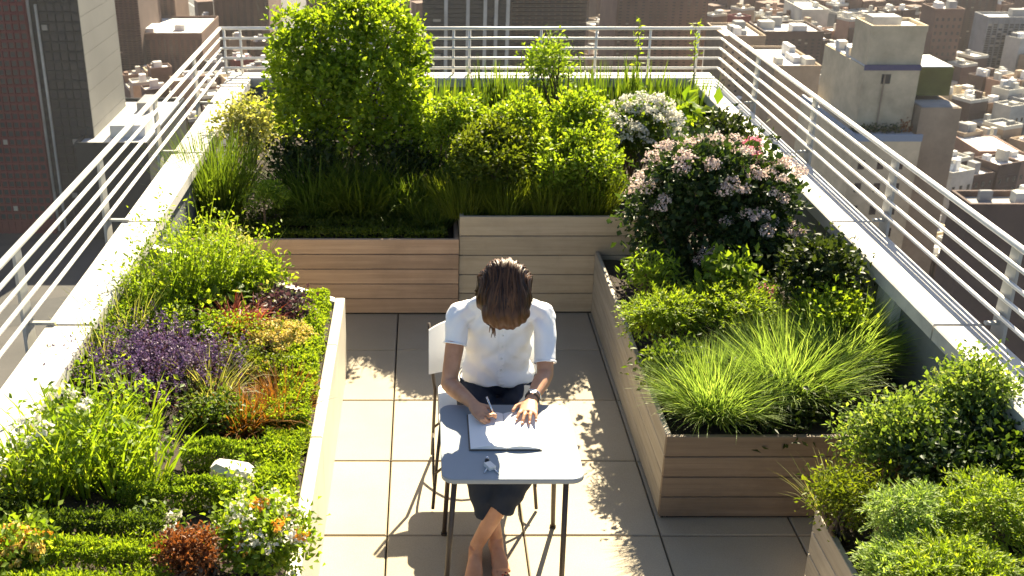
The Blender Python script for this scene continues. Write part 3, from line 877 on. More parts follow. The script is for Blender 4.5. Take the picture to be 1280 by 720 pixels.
# locks lying on the cap
def cast(p):
    """nearest outer hair surface on the line from the head centre through p"""
    d=(Vector(p)-HC); d.normalize()
    hit,loc,nor,idx=hair.ray_cast(d*.5,-d)
    return (loc+HC, nor, d) if hit else (HC+d*.12, d, d)
V=[];F=[]; nv=0
for k in range(900):
    az=random.uniform(-1,1); seg=9; w=random.uniform(.0022,.005); start=random.random()
    offs=random.uniform(.001,.006) if random.random()<.9 else random.uniform(.008,.016); pts=[]
    t0=random.uniform(.10,.75); t1=t0+random.uniform(.35,.75)
    for i in range(seg+1):
        t=t0+(t1-t0)*i/seg                     # 0 brow, 1 nape
        th=R(62-205*t)                          # angle from crown direction, forward positive
        lat=az*R(80)*(1-.42*math.exp(-((t-.50)/.13)**2))*(1-.30*max(0,t-.65))+ .06*math.sin(t*9+k)+(.20*math.copysign(1,az)*max(0,.3-t))
        dirv=(ud*math.cos(th)+fd*math.sin(th))*math.cos(lat)+rd*math.sin(lat)
        loc,nor,d_=cast(HC+dirv); e=math.sin(PI*i/seg)
        pts.append((loc+d_*(offs*e-.0015)))
    for i in range(seg+1):
        tg=(pts[min(i+1,seg)]-pts[max(i-1,0)]).normalized(); sd_=tg.cross(pts[i]-HC).normalized(); ww=w*(.25+.75*math.sin(PI*i/seg))
        V += [pts[i]-sd_*ww, pts[i]+(pts[i]-HC).normalized()*ww*.5, pts[i]+sd_*ww]
    for i in range(seg):
        o_=nv+3*i; F += [(o_,o_+1,o_+4,o_+3),(o_+1,o_+2,o_+5,o_+4)]
    nv+=3*(seg+1)
mb=MB(); mb.add(V,F); mb.build('locks', M['hair'], hair, smooth=True, org=HC)
# loose tail hanging beside the face on the left of the picture
mb=MB()
for k in range(9):
    s=HC+rd*(-.062+random.uniform(-.018,.022))+ud*.02+fd*(.04+random.uniform(-.02,.03))
    e=Vector((HC.x-.05+random.uniform(-.022,.022), HC.y-.085+random.uniform(-.02,.03), HC.z-.115+random.uniform(-.03,.03)))
    m_=s.lerp(e,.5)+Vector((random.uniform(-.008,.008),-.03,0.0))
    mb.tube([s,m_,e],[.006,.0055,.0012],5)
mb.build('loose_lock', M['hair'], hair, smooth=True, org=HC)
# ================================================================== PLANTS
LF = {}
LF['lime'] = leafmat('lime_leaf', (.12,.19,.015), (.21,.29,.03), .5, c3=(.30,.34,.05))
LF['bright'] = leafmat('bright_green_leaf', (.09,.16,.015), (.19,.27,.03), .5, c3=(.27,.33,.05))
LF['mid']    = leafmat('mid_green_leaf', (.045,.085,.015), (.10,.15,.022), .45, c3=(.15,.20,.03))
LF['olive'] = leafmat('olive_leaf', (.055,.085,.010), (.12,.155,.016), .48, c3=(.18,.21,.028))
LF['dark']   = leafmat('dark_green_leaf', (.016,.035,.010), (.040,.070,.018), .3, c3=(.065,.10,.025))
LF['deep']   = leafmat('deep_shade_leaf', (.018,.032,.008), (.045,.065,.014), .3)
LF['pale'] = leafmat('pale_feathery_leaf', (.13,.20,.055), (.24,.33,.09), .45, tcol=(1.75,1.75,.7), c3=(.36,.42,.16))
LF['varieg'] = leafmat('white_edged_leaf', (.07,.12,.03), (.17,.24,.06), .48, c3=(.40,.44,.20), rough=.65, spec=.15)
LF['cream']  = leafmat('cream_edged_leaf', (.13,.16,.05), (.34,.34,.16), .4, c3=(.55,.52,.30))
LF['red']    = leafmat('brick_red_leaf', (.20,.05,.03), (.34,.10,.05), .4, tcol=(1.6,1.0,.6))
LF['orange'] = leafmat('orange_leaf', (.17,.085,.018), (.30,.15,.03), .4, tcol=(1.6,1.2,.5))
LF['bronze'] = leafmat('bronze_leaf', (.13,.05,.02), (.26,.11,.035), .4, tcol=(1.5,1.1,.6))
LF['purple'] = leafmat('purple_leaf', (.05,.03,.03), (.10,.065,.06), .3, tcol=(1.3,.9,1.2))
LF['violet'] = leafmat('violet_petal', (.085,.055,.12), (.15,.10,.19), .3, tcol=(1.15,1.0,1.2), c3=(.26,.19,.22))
LF['white']  = leafmat('white_petal', (.70,.68,.58), (.80,.78,.70), .35, tcol=(1,.98,.9))
LF['pink']   = leafmat('pale_pink_petal', (.60,.47,.43), (.72,.64,.57), .35, tcol=(1.05,.97,.92), c3=(.64,.42,.41))
LF['pinkhot']= leafmat('strong_pink_petal', (.60,.20,.28), (.68,.32,.36), .35, tcol=(1.1,.8,.9))
LF['yellow'] = leafmat('yellow_petal', (.62,.44,.08), (.72,.58,.22), .4, tcol=(1.2,1.1,.7))
LF['yfl']    = leafmat('cream_yellow_floret', (.52,.42,.10), (.66,.57,.22), .4, tcol=(1.2,1.1,.7))
LF['amber']  = leafmat('amber_petal', (.60,.26,.03), (.72,.42,.08), .4, tcol=(1.2,1.0,.6))

SB = .45   # soil of the bed on the left
def ppm(y, z): return FPX / (y*math.cos(PITCH) + (CAM_H-z)*math.sin(PITCH))

def mound(name, u0, u1, vt, vb, y, mat, label, n, L, W, cat='shrub', deep=.9, k=9, zmin=None, group=None, f=.5, **kw):
    """a rounded shrub filling the photo box (u0..u1, vt..vb) when it stands at distance y"""
    zt = zat(vt, y+.1); zb = zat(vb, y-.15)
    if zmin is not None: zb = max(zb, zmin)
    zc = (zt+zb)/2; s = ppm(y, zc)
    c = (((u0+u1)/2-U0)/s, y, zc); rx = (u1-u0)/2/s*.93; rz = (zt-zb)/2*.95
    r = (rx, rx*deep, rz)
    lob = autolobes(c, r, k, f)
    base = (c[0], c[1], zmin if zmin is not None else max(.0, zc-rz-.05))
    return bush(name, base, lob, n, L, W, LF[mat], label, cat, group, **kw), c, r, lob

def top_points(lob, n, zfrac=.2, front=None):
    P,d = lobes_points(lob, n*6, .98)
    keep = d[:,2] > zfrac
    return P[keep][:n], d[keep][:n]

# ---------------- tree in the low far planter
tb = Vector((-.56,8.35,.52))
tree = thing('broadleaf_tree', tb, 'tall bright green leafy tree in the far left planter, rising above the far railing', 'tree')
lob=[]
for (u,v,ru,rv,yy) in ((372,70,46,44,8.2),(425,48,52,44,8.4),(487,50,46,48,8.3),(400,120,60,52,8.1),(465,115,62,56,8.05),(505,120,38,56,8.3),(440,165,58,42,8.1),
                       (455,10,40,20,8.5),(357,110,28,34,8.3),(510,75,30,34,8.4),(395,30,26,20,8.3),(500,165,34,34,8.0),(375,160,36,34,8.2)):
    z = zat(v,yy); s = ppm(yy,z); lob.append(((( u-U0)/s, yy, z),(ru/s*.80, ru/s*.68, rv/s*.84)))
for _ in range(44):
    c_,r_ = lob[random.randrange(13)]; d_=rdir(1)[0]; d_[2]=abs(d_[2]) if random.random()<.7 else d_[2]; s_=random.uniform(.22,.40)
    lob.append((tuple(np.array(c_)+d_*np.array(r_)*1.22), tuple(np.array(r_)*s_)))
V,F = bush_leaves(lob, 15000, .046, .034, cluster=8, spread=.032, shell=.5, up=.7)
arrobj('crown', V, F, leafmat('tree_leaf', (.10,.165,.013), (.21,.29,.024), .55, c3=(.31,.37,.05)), tree, org=tb)
mb = MB()
for k in range(5):
    a = 2*PI*k/5; q = tb+Vector((math.cos(a)*.05,math.sin(a)*.05,0)); c = Vector(lob[k][0])
    mb.tube([q, q.lerp(c,.4)+Vector((math.cos(a)*.05,math.sin(a)*.05,.05)), c], [.028,.02,.008], 8)
    for j in range(3):
        c2 = Vector(lob[random.randrange(len(lob))][0]); mb.tube([q.lerp(c,.55), c2],[.012,.004],6)
mb.build('trunk', M['bark'], tree, smooth=True, org=tb)
# sprig above the far wall
# ---------------- far left planter, understory
mound('cream_leaved_shrub',268,352,118,212,8.55,'cream','cream edged small leaved shrub in the far left corner beside the tree',2600,.035,.026,zmin=.52,k=8)
grass('fine_grass_tuft',(xat(272,7.75,.6),7.75,.52),900,.62,.010,LF['mid'],'upright dark green grass tuft in the far left corner below the cream shrub',spread=.17,tilt=.35,arch=.3)
# small ball topiary on a stem
q = Vector((xat(330,7.30,.75),7.30,.535)); zc = zat(250,7.30); s = ppm(7.3,zc)
t = thing('ball_topiary', q, 'small clipped bright green ball topiary on a bare stem in the low far planter', 'topiary')
cl = autolobes((q.x,q.y,zc),(28/s,28/s,23/s),6,.4)
V,F = bush_leaves(cl, 1500, .030, .010, cluster=5, spread=.02, shell=.3, up=.2); arrobj('crown',V,F,LF['bright'],t,org=q)
mb=MB(); mb.tube([q,(q.x,q.y,zc)],[.011,.008],8); mb.build('trunk', M['bark'], t, smooth=True, org=q)
for i,(u,lab,m_) in enumerate(((395,'loose dark grass clump under the left side of the tree','mid'),(452,'dark yellow flecked grass clump under the middle of the tree','olive'),(515,'fine dark grass clump between the tree and the middle planter','mid'))):
    y_ = 7.72
    grass('shade_grass_clump',(xat(u,y_,.6),y_,.52),1100,.50,.012,LF[m_],lab,spread=.24,tilt=.5,arch=.6,group='grasses under the tree')
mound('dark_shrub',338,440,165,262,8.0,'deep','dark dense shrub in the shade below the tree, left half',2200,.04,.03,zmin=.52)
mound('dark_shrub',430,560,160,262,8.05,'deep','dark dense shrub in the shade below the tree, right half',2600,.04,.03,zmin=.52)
# low clipped hedge rows in the front of the planter
def hedge(x0,x1,y0,y1,z0,z1,n,L,W,mat,label,cat='hedge',name='low_hedge',up=.6,group=None):
    c = Vector(((x0+x1)/2,(y0+y1)/2,z0)); t = thing(name,c,label,cat,group)
    m = n; P = RNG.random((m,3)); 
    face = RNG.random(m); P[:,2] = np.where(face<.62, .86+.16*RNG.random(m), P[:,2])
    P[:,1] = np.where((face>=.62)&(face<.9), .1*RNG.random(m), P[:,1])
    P = P*np.array([x1-x0,y1-y0,z1-z0])+np.array([x0,y0,z0])
    wob = np.array([mnoise.noise(Vector((p[0]*7,p[1]*7,0)))*.035 for p in P]); P[:,2]+=wob*(P[:,2]-z0)/(z1-z0)
    P[:,0]+=np.array([mnoise.noise(Vector((p[1]*9,p[0]*3,5)))*.03 for p in P]); P[:,1]+=np.array([mnoise.noise(Vector((p[0]*9,p[2]*3,9)))*.03 for p in P])
    A = unit(np.array([0,-.15,.8])+rdir(m)*1.0); Nn = unit(np.array([0,-.2,up])+rdir(m)*.7)
    V,F = leaf_arrays(P,A,Nn,L*(.6+.8*RNG.random(m)),W*(.6+.8*RNG.random(m))); arrobj('foliage',V,F,LF[mat],t,org=c)
    mb=MB()
    for i in range(max(4,int((x1-x0)*12))):
        x=x0+(x1-x0)*random.random(); y=y0+(y1-y0)*random.random(); mb.tube([(x,y,z0-.02),(x+random.uniform(-.03,.03),y+random.uniform(-.02,.02),z1-.03)],[.005,.003],5)
    mb.tube([(x0+.02,(y0+y1)/2,z0-.01),(x1-.02,(y0+y1)/2,z0-.01)],.006,5)
    mb.build('stem',M['bark'],t,org=c)
    return t
xa = XL+.08
for k,(ya,yb,lab) in enumerate(((7.14,7.24,'front low clipped hedge row in the low far planter'),(7.29,7.39,'second low clipped hedge row in the low far planter'),(7.45,7.60,'third low clipped hedge row in the low far planter, nearest the tree'))):
    hedge(xa,XC0-.10,ya,yb,.50,.595+.012*k,3000,.026,.015,'olive',lab,group='clipped hedge rows in the low far planter')
# ---------------- middle planter: yellow-green bush mass
specs=((560,680,190,275,7.62,'mid','low green infill shrub under the left shrubs of the tall middle planter'),(670,782,195,275,7.58,'mid','low green infill shrub under the right shrubs of the tall middle planter'),(526,622,116,250,7.9,'lime','yellow green shrub on the left of the tall middle planter, touching the tree'),
       (598,695,112,255,7.8,'lime','yellow green shrub in the centre of the tall middle planter'),
       (668,768,113,250,7.75,'lime','yellow green shrub on the right of the tall middle planter'),
       (560,668,150,268,7.45,'olive','rounded yellow green shrub in front centre of the tall middle planter'),
       (648,778,155,268,7.42,'lime','rounded yellow green shrub in front right of the tall middle planter'))
for (u0,u1,vt,vb,y_,m_,lab) in specs:
    mound('leafy_shrub',u0,u1,vt,vb,y_,m_,lab,6000,.032,.021,zmin=.68,k=14,f=.40,cluster=7,spread=.03,shell=.45,group='shrubs in the tall middle planter')
for i,u in enumerate((580,630,682,737)):
    y_=7.33
    grass('fine_grass_tuft',(xat(u,y_,.75),y_,.68),1100,.31,.008,LF['olive'],('leftmost','second from the left','third from the left','rightmost')[i]+' fine grass tuft along the front of the tall middle planter',spread=.17,tilt=.32,arch=.3,group='grass tufts along the tall middle planter')
grass('fine_grass_tuft',(xat(540,7.6,.6),7.5,.52),600,.34,.009,LF['mid'],'fine grass tuft in the low far planter against the side of the tall planter',spread=.15,tilt=.35,arch=.35)
# weedy shrub before the middle planter
# ---------------- spear leaves along the far wall
def spears(name, base, n, L, W, mat, label, spread=.08, tilt=.12, group=None, cat='plant'):
    base=Vector(base); t=thing(name,base,label,cat,group)
    ang=RNG.random(n)*2*PI; rr=np.sqrt(RNG.random(n))
    P=np.array(base)+np.stack([np.cos(ang)*rr*spread,np.sin(ang)*rr*spread*.7,np.zeros(n)],1)
    D=np.stack([np.cos(ang)*tilt*rr,np.sin(ang)*tilt*rr,np.ones(n)],1)+RNG.normal(size=(n,3))*.05
    V,F=blade_arrays(P,D,L*(.6+.5*RNG.random(n)),W*(.8+.4*RNG.random(n)),.12,5); arrobj('blades',V,F,LF[mat],t,org=base); return t
sp=(535,562,588,612,636,662,690,718,742,765,786,806,826,848,868)
for i,u in enumerate(sp):
    y_=9.85+random.uniform(-.12,.12); zt=zat(random.uniform(72,100),y_)
    o_=('at the left end','left of centre','near the centre','right of centre','at the right end')[i*5//len(sp)]
    spears('spear_leaf_plant',(xat(u,y_,.9),y_,.46),80,(zt-.46)*1.0,.026,'mid',('tall' if zt>1.1 else 'short')+' spear leaved plant along the far parapet, '+o_,spread=.14,group='spear leaved plants along the far parapet')
for (u,vt,lab) in ((690,45,'bright shrub with upright shoots before the far railing'),):
    mound('upright_shrub',u-34,u+30,vt,135,9.75,'bright',lab,1500,.040,.018,zmin=.47,k=9,f=.4,up=.1)
for (u,vt,lab) in ((797,22,'thin tall sprig rising above the far railing, right of centre'),(868,28,'thin tall sprig rising above the far railing in the right corner'),(372,6,'thin sprig rising above the far railing left of the tree')):
    y_=9.9; x=xat(u,y_,1.3); zt=zat(vt,y_); q=Vector((x,y_,.46)); t=thing('tall_sprig',q,lab,'plant')
    mb=MB(); mb.tube([q,(x+.02,y_,(zt+.46)/2),(x-.01,y_,zt)],[.006,.005,.002],6); mb.build('stem',M['stem'],t,org=q)
    n=60; h=RNG.random(n)**.5; P=np.stack([x+RNG.normal(size=n)*.02,y_+RNG.normal(size=n)*.02,.5+(zt-.5)*h],1)
    V,F=leaf_arrays(P,rdir(n)+np.array([0,0,.4]),rdir(n),.05,.018); arrobj('foliage',V,F,LF['lime'],t,org=q)
for (u,v,lab) in ((828,150,'big leaved plant behind the white hydrangea near the far right corner'),(862,140,'big leaved plant in the far right corner, nearest the right parapet')):
    y_=9.1; zt=zat(v-22,y_); q=Vector((xat(u,y_,.9),y_,.46)); t=thing('broad_leaf_plant',q,lab,'plant')
    n=70; P=np.array(q)+np.stack([RNG.normal(size=n)*.09,RNG.normal(size=n)*.07,.15+RNG.random(n)*(zt-.65)],1)
    V,F=leaf_arrays(P,rdir(n)+np.array([0,-.2,.5]),rdir(n)*.6+np.array([0,-.3,.7]),.15,.085); arrobj('foliage',V,F,LF['bright'],t,org=q)
    stems(t,q,[tuple(P[i]) for i in range(8)],.006,.003,M['stem'])
# ---------------- hydrangeas
t,c,r,lob = mound('hydrangea_bush',734,850,122,215,8.3,'mid','white flowered hydrangea bush behind the pink one, right of the middle planter',3400,.042,.030,zmin=.47,k=9)
P,d = top_points(lob,80,.0); flower_heads(t,P+d*.04,.056,LF['white'],60,.024)
t,c,r,lob = mound('hydrangea_bush',770,1004,166,425,6.65,'dark','large rounded hydrangea bush covered in pale pink flower heads beside the right parapet',15000,.046,.034,zmin=.20,k=18,f=.36,deep=.85,up=.7)
P,d = top_points(lob,100,.5); P=P+d*.055; flower_heads(t,P[:98],.046,LF['pink'],80,.015,var=4); flower_heads(t,P[98:],.046,LF['pinkhot'],80,.021,var=2,name='deep_pink_flower_head')
# deep shrubs in the corner between hydrangea and right wall
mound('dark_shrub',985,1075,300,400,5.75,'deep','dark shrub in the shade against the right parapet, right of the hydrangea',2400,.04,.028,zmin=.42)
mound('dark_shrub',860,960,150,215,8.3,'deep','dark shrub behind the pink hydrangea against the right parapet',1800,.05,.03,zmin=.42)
# ---------------- right planter
def flatbranch(name,u0,u1,vt,vb,y,mat,label,n,L,group=None):
    zt=zat(vt,y+.1); zb=max(.42,zat(vb,y-.1)); zc=(zt+zb)/2; s=ppm(y,zc); c=np.array((((u0+u1)/2-U0)/s,y,zc)); rx=(u1-u0)/2/s
    base=Vector((c[0],c[1],.42)); t=thing(name,base,label,'shrub',group)
    m=n//14; P,d=lobes_points(autolobes(c,(rx,rx*.8,(zt-zb)/2),8,.45),m,.35); m=len(P)
    D=unit(d*np.array([1,1,.35])+np.array([.15,-.1,.12])+rdir(m)*.3)
    st=np.linspace(0,1,14); PP=(P[:,None,:]+D[:,None,:]*st[None,:,None]*L*4).reshape(-1,3); DD=np.repeat(D,14,0)
    k=len(PP); PP[:,2]-=np.tile(st**2*.03,m)
    A=unit(DD+rdir(k)*.75); V,F=leaf_arrays(PP,A,unit(np.array([0,0,1.])+rdir(k)*.5),L*(.6+.7*RNG.random(k)),L*.30); arrobj('foliage',V,F,LF[mat],t,org=base)
    stems(t,base,[tuple(P[i]) for i in range(0,min(m,24))],.007,.003,M['bark']); return t
flatbranch('feathery_shrub',790,868,364,436,5.6,'lime','lime feathery shrub on the left edge of the right planter, behind the pale grasses',9000,.026,'lime feathery shrubs in the right planter')
flatbranch('feathery_shrub',848,965,354,432,5.65,'lime','lime feathery shrub in the middle of the right planter, in front of the hydrangea',9500,.026,'lime feathery shrubs in the right planter')
grass('pale_grass_mound',tuple(at(912,540,.43)+Vector((-.02,.22,0))),4000,.33,.0065,LF['pale'],'pale arching grass mound at the front left corner of the right planter',spread=.17,tilt=.95,arch=.28,kink=.09,group='pale grass mounds in the right planter',seg=5)
grass('pale_grass_mound',tuple(at(1000,525,.43)+Vector((.02,.30,0))),3800,.40,.0065,LF['pale'],'pale green arching grass mound in the front middle of the right planter',spread=.17,tilt=.95,arch=.28,kink=.09,group='pale grass mounds in the right planter',seg=5)
grass('pale_grass_mound',tuple(at(1055,490,.43)+Vector((.06,.30,0))),3200,.46,.0065,LF['pale'],'pale green spiky grass mound nearest the right parapet',spread=.14,tilt=.95,arch=.25,kink=.09,group='pale grass mounds in the right planter',seg=5)
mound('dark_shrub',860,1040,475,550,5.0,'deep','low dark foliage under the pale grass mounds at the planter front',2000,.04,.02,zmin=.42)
mound('dark_shrub',812,872,430,500,5.25,'mid','low mid green shrub behind the front left grass mound',1600,.035,.02,zmin=.42)
t,c,r,lob=mound('upright_herb',792,838,322,385,6.0,'bright','pale upright herb in the far left corner of the right planter',900,.045,.014,zmin=.42,up=.1)
mound('leafy_herb',880,938,318,372,5.95,'bright','bright leafy herb just in front of the dark side of the pink hydrangea',500,.055,.035,zmin=.42)
t,c,r,lob=mound('salmon_flower_plant',930,975,350,405,5.75,'mid','small plant with salmon pink flowers in the right planter behind the grasses',500,.035,.018,zmin=.42)
P,d=top_points(lob,14,.2); flower_heads(t,P,.030,LF['pinkhot'],26,.016,var=2)
spears('seed_stalk_clump',(xat(993,5.75,.6),5.75,.42),16,.42,.010,'cream','thin pale seed stalks standing right of the salmon pink flowers',spread=.13)
mound('yellow_shrub',1000,1078,362,425,5.5,'lime','small yellow green shrub close to the right parapet behind the grasses',1500,.035,.020,zmin=.42)
# ---------------- nearest planter
mound('variegated_shrub',1062,1180,495,615,4.20,'varieg','white edged small leaved shrub at the back of the nearest planter, the lower one',5000,.026,.016,zmin=.42,k=10)
mound('variegated_shrub',1165,1262,455,590,4.25,'varieg','tallest white edged shrub of the nearest planter, against the right parapet',5000,.026,.016,zmin=.42,k=10)
mound('dark_shrub',1090,1290,520,640,4.05,'dark','dark shrub filling behind the yellow green mass in the nearest planter',3000,.035,.024,zmin=.42)
mound('brownish_shrub',1022,1096,588,672,3.88,'olive','loose brown tinged shrub at the left corner of the nearest planter',2600,.026,.010,zmin=.42,k=9,up=.1)
grass('twiggy_grass',tuple(at(1062,665,.43)+Vector((0,.12,0))),110,.26,.005,LF['cream'],'thin pale twiggy grass rising out of the brown tinged shrub',spread=.10,tilt=.8,arch=.3)
for (u0,u1,vt,vb,y_,lab) in ((1098,1185,600,700,3.55,'yellow green feathery mound in the middle of the nearest planter'),(1170,1290,590,720,3.50,'yellow green feathery mound at the right photo edge in the nearest planter'),
                             (1092,1170,672,750,3.30,'lowest yellow green feathery mound, against the grey planter side'),(1130,1250,670,760,3.20,'yellow green feathery mound at the bottom right of the photo')):
    flatbranch('feathery_mound',u0,u1,vt,vb,y_,'pale' if u0<1120 else 'lime',lab,8000,.022,'feathery mounds in the nearest planter')
for i,(u,v) in enumerate(((1165,640),(1205,625),(1240,660))):
    spears('sword_leaf_clump',tuple(at(u,v,.43)),10,.46,.022,'bright',('left','middle','right')[i]+' clump of three sword leaf clumps in the nearest planter',spread=.06,tilt=.35)
mound('small_leaf_shrub',1235,1300,560,640,3.9,'mid','mid green small leaved shrub at the right photo edge',1500,.035,.022,zmin=.42)
grass('shade_grass_clump',(2.25,2.9,.43),900,.4,.012,LF['olive'],'olive grass clump at the near end of the nearest planter, below the photo edge',spread=.25,tilt=.7,arch=.6)

# ---------------- the flower bed on the left: its soil rises towards the parapet
def soil(x): return .455 + (.80-.455)*max(0,min(1,(BX-.06-x)/(BX-.06-XL)))
def bed_at(u,v):
    z=.5
    for _ in range(12):
        p=at(u,v,z); z=.5*z+.5*soil(p.x)
    p=at(u,v,z); p.x=min(max(p.x,XL+.05),BX-.10); p.z=soil(p.x)-.01
    return p
def bmound(name,u0,u1,vt,vb,mat,label,n,L,W,**kw):
    q=bed_at((u0+u1)/2,vb-5); return mound(name,u0,u1,vt,vb,q.y+.05,mat,label,n,L,W,zmin=q.z-.03,**kw)
def bedgrass(u,v,n,L,W,mat,label,**kw): return grass(kw.pop('name','grass_clump'),tuple(bed_at(u,v)),n,L,W,LF[mat],label,**kw)
# border edging along the cream planter side
for i,(va,vb) in enumerate(((365,418),(424,474),(480,530),(537,590),(596,650))):
    ya=at(400,vb,.6).y; yb=at(400,va,.6).y
    hedge(BX-.06-.185,BX-.068,ya,yb-.012,SB-.02,.61+.015*((i*7)%3),5200,.020,.013,'lime',('farthest','second','third','fourth','nearest')[i]+' stretch of clipped lime edging, counted from the far end',name='edging_hedge',group='lime edging along the cream planter')
# cross rows
for (u0,u1,vt,vb,m_,lab) in ((228,368,545,592,'bright','clipped hedge row running from the stone to the lime edging'),(150,300,603,642,'bright','clipped hedge row left of the white stone'),(-10,205,630,684,'mid','long clipped hedge row below the white flowered stalks'),(-20,215,690,720,'lime','low clipped lime row at the bottom left of the photo'),(-20,215,728,766,'lime','lowest clipped lime row at the bottom edge of the photo')):
    p=bed_at((u0+u1)/2,vb); q0=bed_at(u0,vb); q1=bed_at(u1,vb)
    z0=p.z; y0=p.y; y1=y0+.15; zt=z0+.17
    c=Vector(((q0.x+q1.x)/2,y0,z0)); t=thing('low_hedge',c,lab,'hedge','clipped cross rows of the flower bed')
    m=5200; P=RNG.random((m,3)); f_=RNG.random(m)
    P[:,2]=np.where(f_<.6,.85+.18*RNG.random(m),P[:,2]); P[:,1]=np.where((f_>=.6)&(f_<.92),.12*RNG.random(m),P[:,1])
    X=q0.x+(q1.x-q0.x)*P[:,0]; zz=np.array([soil(x) for x in X])-.02
    hv=np.array([.125+.05*mnoise.noise(Vector((x*6,k_*4,1))) for x,k_ in zip(X,P[:,1])])
    Y=q0.y+(q1.y-q0.y)*P[:,0]+.11*P[:,1]+np.array([mnoise.noise(Vector((x*8,z*3,4)))*.03 for x,z in zip(X,P[:,2])])
    PP=np.stack([X,Y,zz+P[:,2]*hv],1)
    V,F=leaf_arrays(PP,unit(np.array([0,-.15,.9])+rdir(m)*.9),unit(np.array([0,-.3,.4])+rdir(m)*.7),.021*(.6+.8*RNG.random(m)),.008); arrobj('foliage',V,F,LF[m_],t,org=c)
    mb=MB()
    for _ in range(14):
        x=random.uniform(q0.x,q1.x); y_=q0.y+(q1.y-q0.y)*(x-q0.x)/(q1.x-q0.x)+.07; mb.tube([(x,y_,soil(x)-.03),(x+random.uniform(-.03,.03),y_+.01,soil(x)+.07)],[.005,.003],5)
    mb.build('stem',M['bark'],t,org=c)
# far end: tall lime stalks
for i,(u,v,L) in enumerate(((215,385,.52),(238,375,.66),(268,372,.60),(300,360,.46),(188,395,.40))):
    q=bed_at(u,v)
    lab=('tall lime stalk clump second from the left at the far end of the flower bed','tallest lime stalk clump at the far end of the flower bed','lime stalk clump right of the tallest one at the far end of the flower bed','shorter lime stalk clump beside the reddish wood planter','lowest lime stalk clump next to the white coping')[i]
    t=thing('lime_stalk_plant',q,lab,'plant','lime stalk plants at the far end of the bed')
    n=52; ang=RNG.random(n)*2*PI; D=np.stack([np.cos(ang)*.25,np.sin(ang)*.25,np.ones(n)],1)+RNG.normal(size=(n,3))*.08
    P=np.array(q)+np.stack([np.cos(ang)*.10*RNG.random(n),np.sin(ang)*.10*RNG.random(n),np.zeros(n)],1)
    hh=L*(.45+.6*RNG.random(n)); D=unit(D)
    V,F=blade_arrays(P,D,hh,.011,.2,4); arrobj('stalk',V,F,LF['bright'],t,org=q)
    m=22; st=.2+.8*RNG.random((n,m)); PP=(P[:,None,:]+D[:,None,:]*(st*hh[:,None])[:,:,None]).reshape(-1,3)+RNG.normal(size=(n*m,3))*.016
    k=len(PP); V,F=leaf_arrays(PP,rdir(k)+np.array([0,0,.5]),rdir(k)*.7+np.array([0,0,.6]),.028*(.6+.8*RNG.random(k)),.014); arrobj('foliage',V,F,LF['lime'],t,org=q)
    bn=160; sp_=np.array(q)+np.stack([RNG.normal(size=bn)*.1,RNG.normal(size=bn)*.1,RNG.random(bn)*.06],1)
    V,F=leaf_arrays(sp_+np.array([0,0,.03]),rdir(bn)+np.array([0,0,.4]),rdir(bn)*.5+np.array([0,0,1]),.07,.035); arrobj('basal_foliage',V,F,LF['bright'],t,org=q)
bmound('bright_leaf_herb',308,356,328,372,'lime','bright lime lettuce like herb in the right far corner of the flower bed',700,.034,.026)
bmound('white_dotted_herb',262,318,292,350,'cream','cream flecked herb behind the lime stalks at the far end of the bed',900,.028,.018)
# reddish and dark plants
for (u,v,n_) in ((292,414,420),(318,416,300)):
    bedgrass(u,v,n_,.24,.013,'red','brick red arching plant in front of the lime stalks, '+('left of the pair' if u<300 else 'right of the pair'),spread=.09,tilt=1.0,arch=1.1,name='red_leaf_plant',cat='plant')
bmound('dark_leaf_plant',330,378,368,420,'purple','dark purple leaved plant beside the brick red one, by the lime edging',700,.030,.022)
bmound('silver_herb',318,346,356,388,'cream','small silvery herb between the red plant and the lime edging',260,.026,.018)
t,c,r,lob=bmound('cream_flower_mound',312,380,408,452,'olive','low mound of cream yellow florets next to the lime edging',600,.022,.015)
P,d=top_points(lob,80,.05); flower_heads(t,P+d*.04,.036,LF['yfl'],60,.012,flat=.6)
# low patches: each its own size and green
for (u0,u1,vt,vb,m_,lab,L_) in ((112,165,392,428,'bright','low lime patch against the white coping, left of the purple sage',.022),(165,235,392,430,'lime','low lime patch between the lime stalks and the purple sage',.020),
                                (232,285,402,432,'bright','low bright green patch in front of the red plant',.026),(102,150,420,462,'mid','low patch beside the coping at the near side of the purple sage',.024),
                                (262,318,436,470,'olive','yellow olive patch between the purple sage and the cream florets',.020),(280,330,402,438,'lime','small lime patch at the foot of the red plants',.018),
                                (322,372,455,486,'olive','olive patch in front of the cream florets',.022),(238,296,500,545,'mid','mid green patch right of the white flowered stalks',.026),
                                (296,352,515,550,'lime','lime patch below the orange grasses',.020),(95,140,462,500,'bright','bright patch against the white coping, left of the white flowers',.028)):
    bmound('ground_patch',u0,u1,vt,vb,m_,lab,1500,L_,L_*.6,k=9,f=.4,group='low patches of the flower bed',cat='plant',deep=.7)
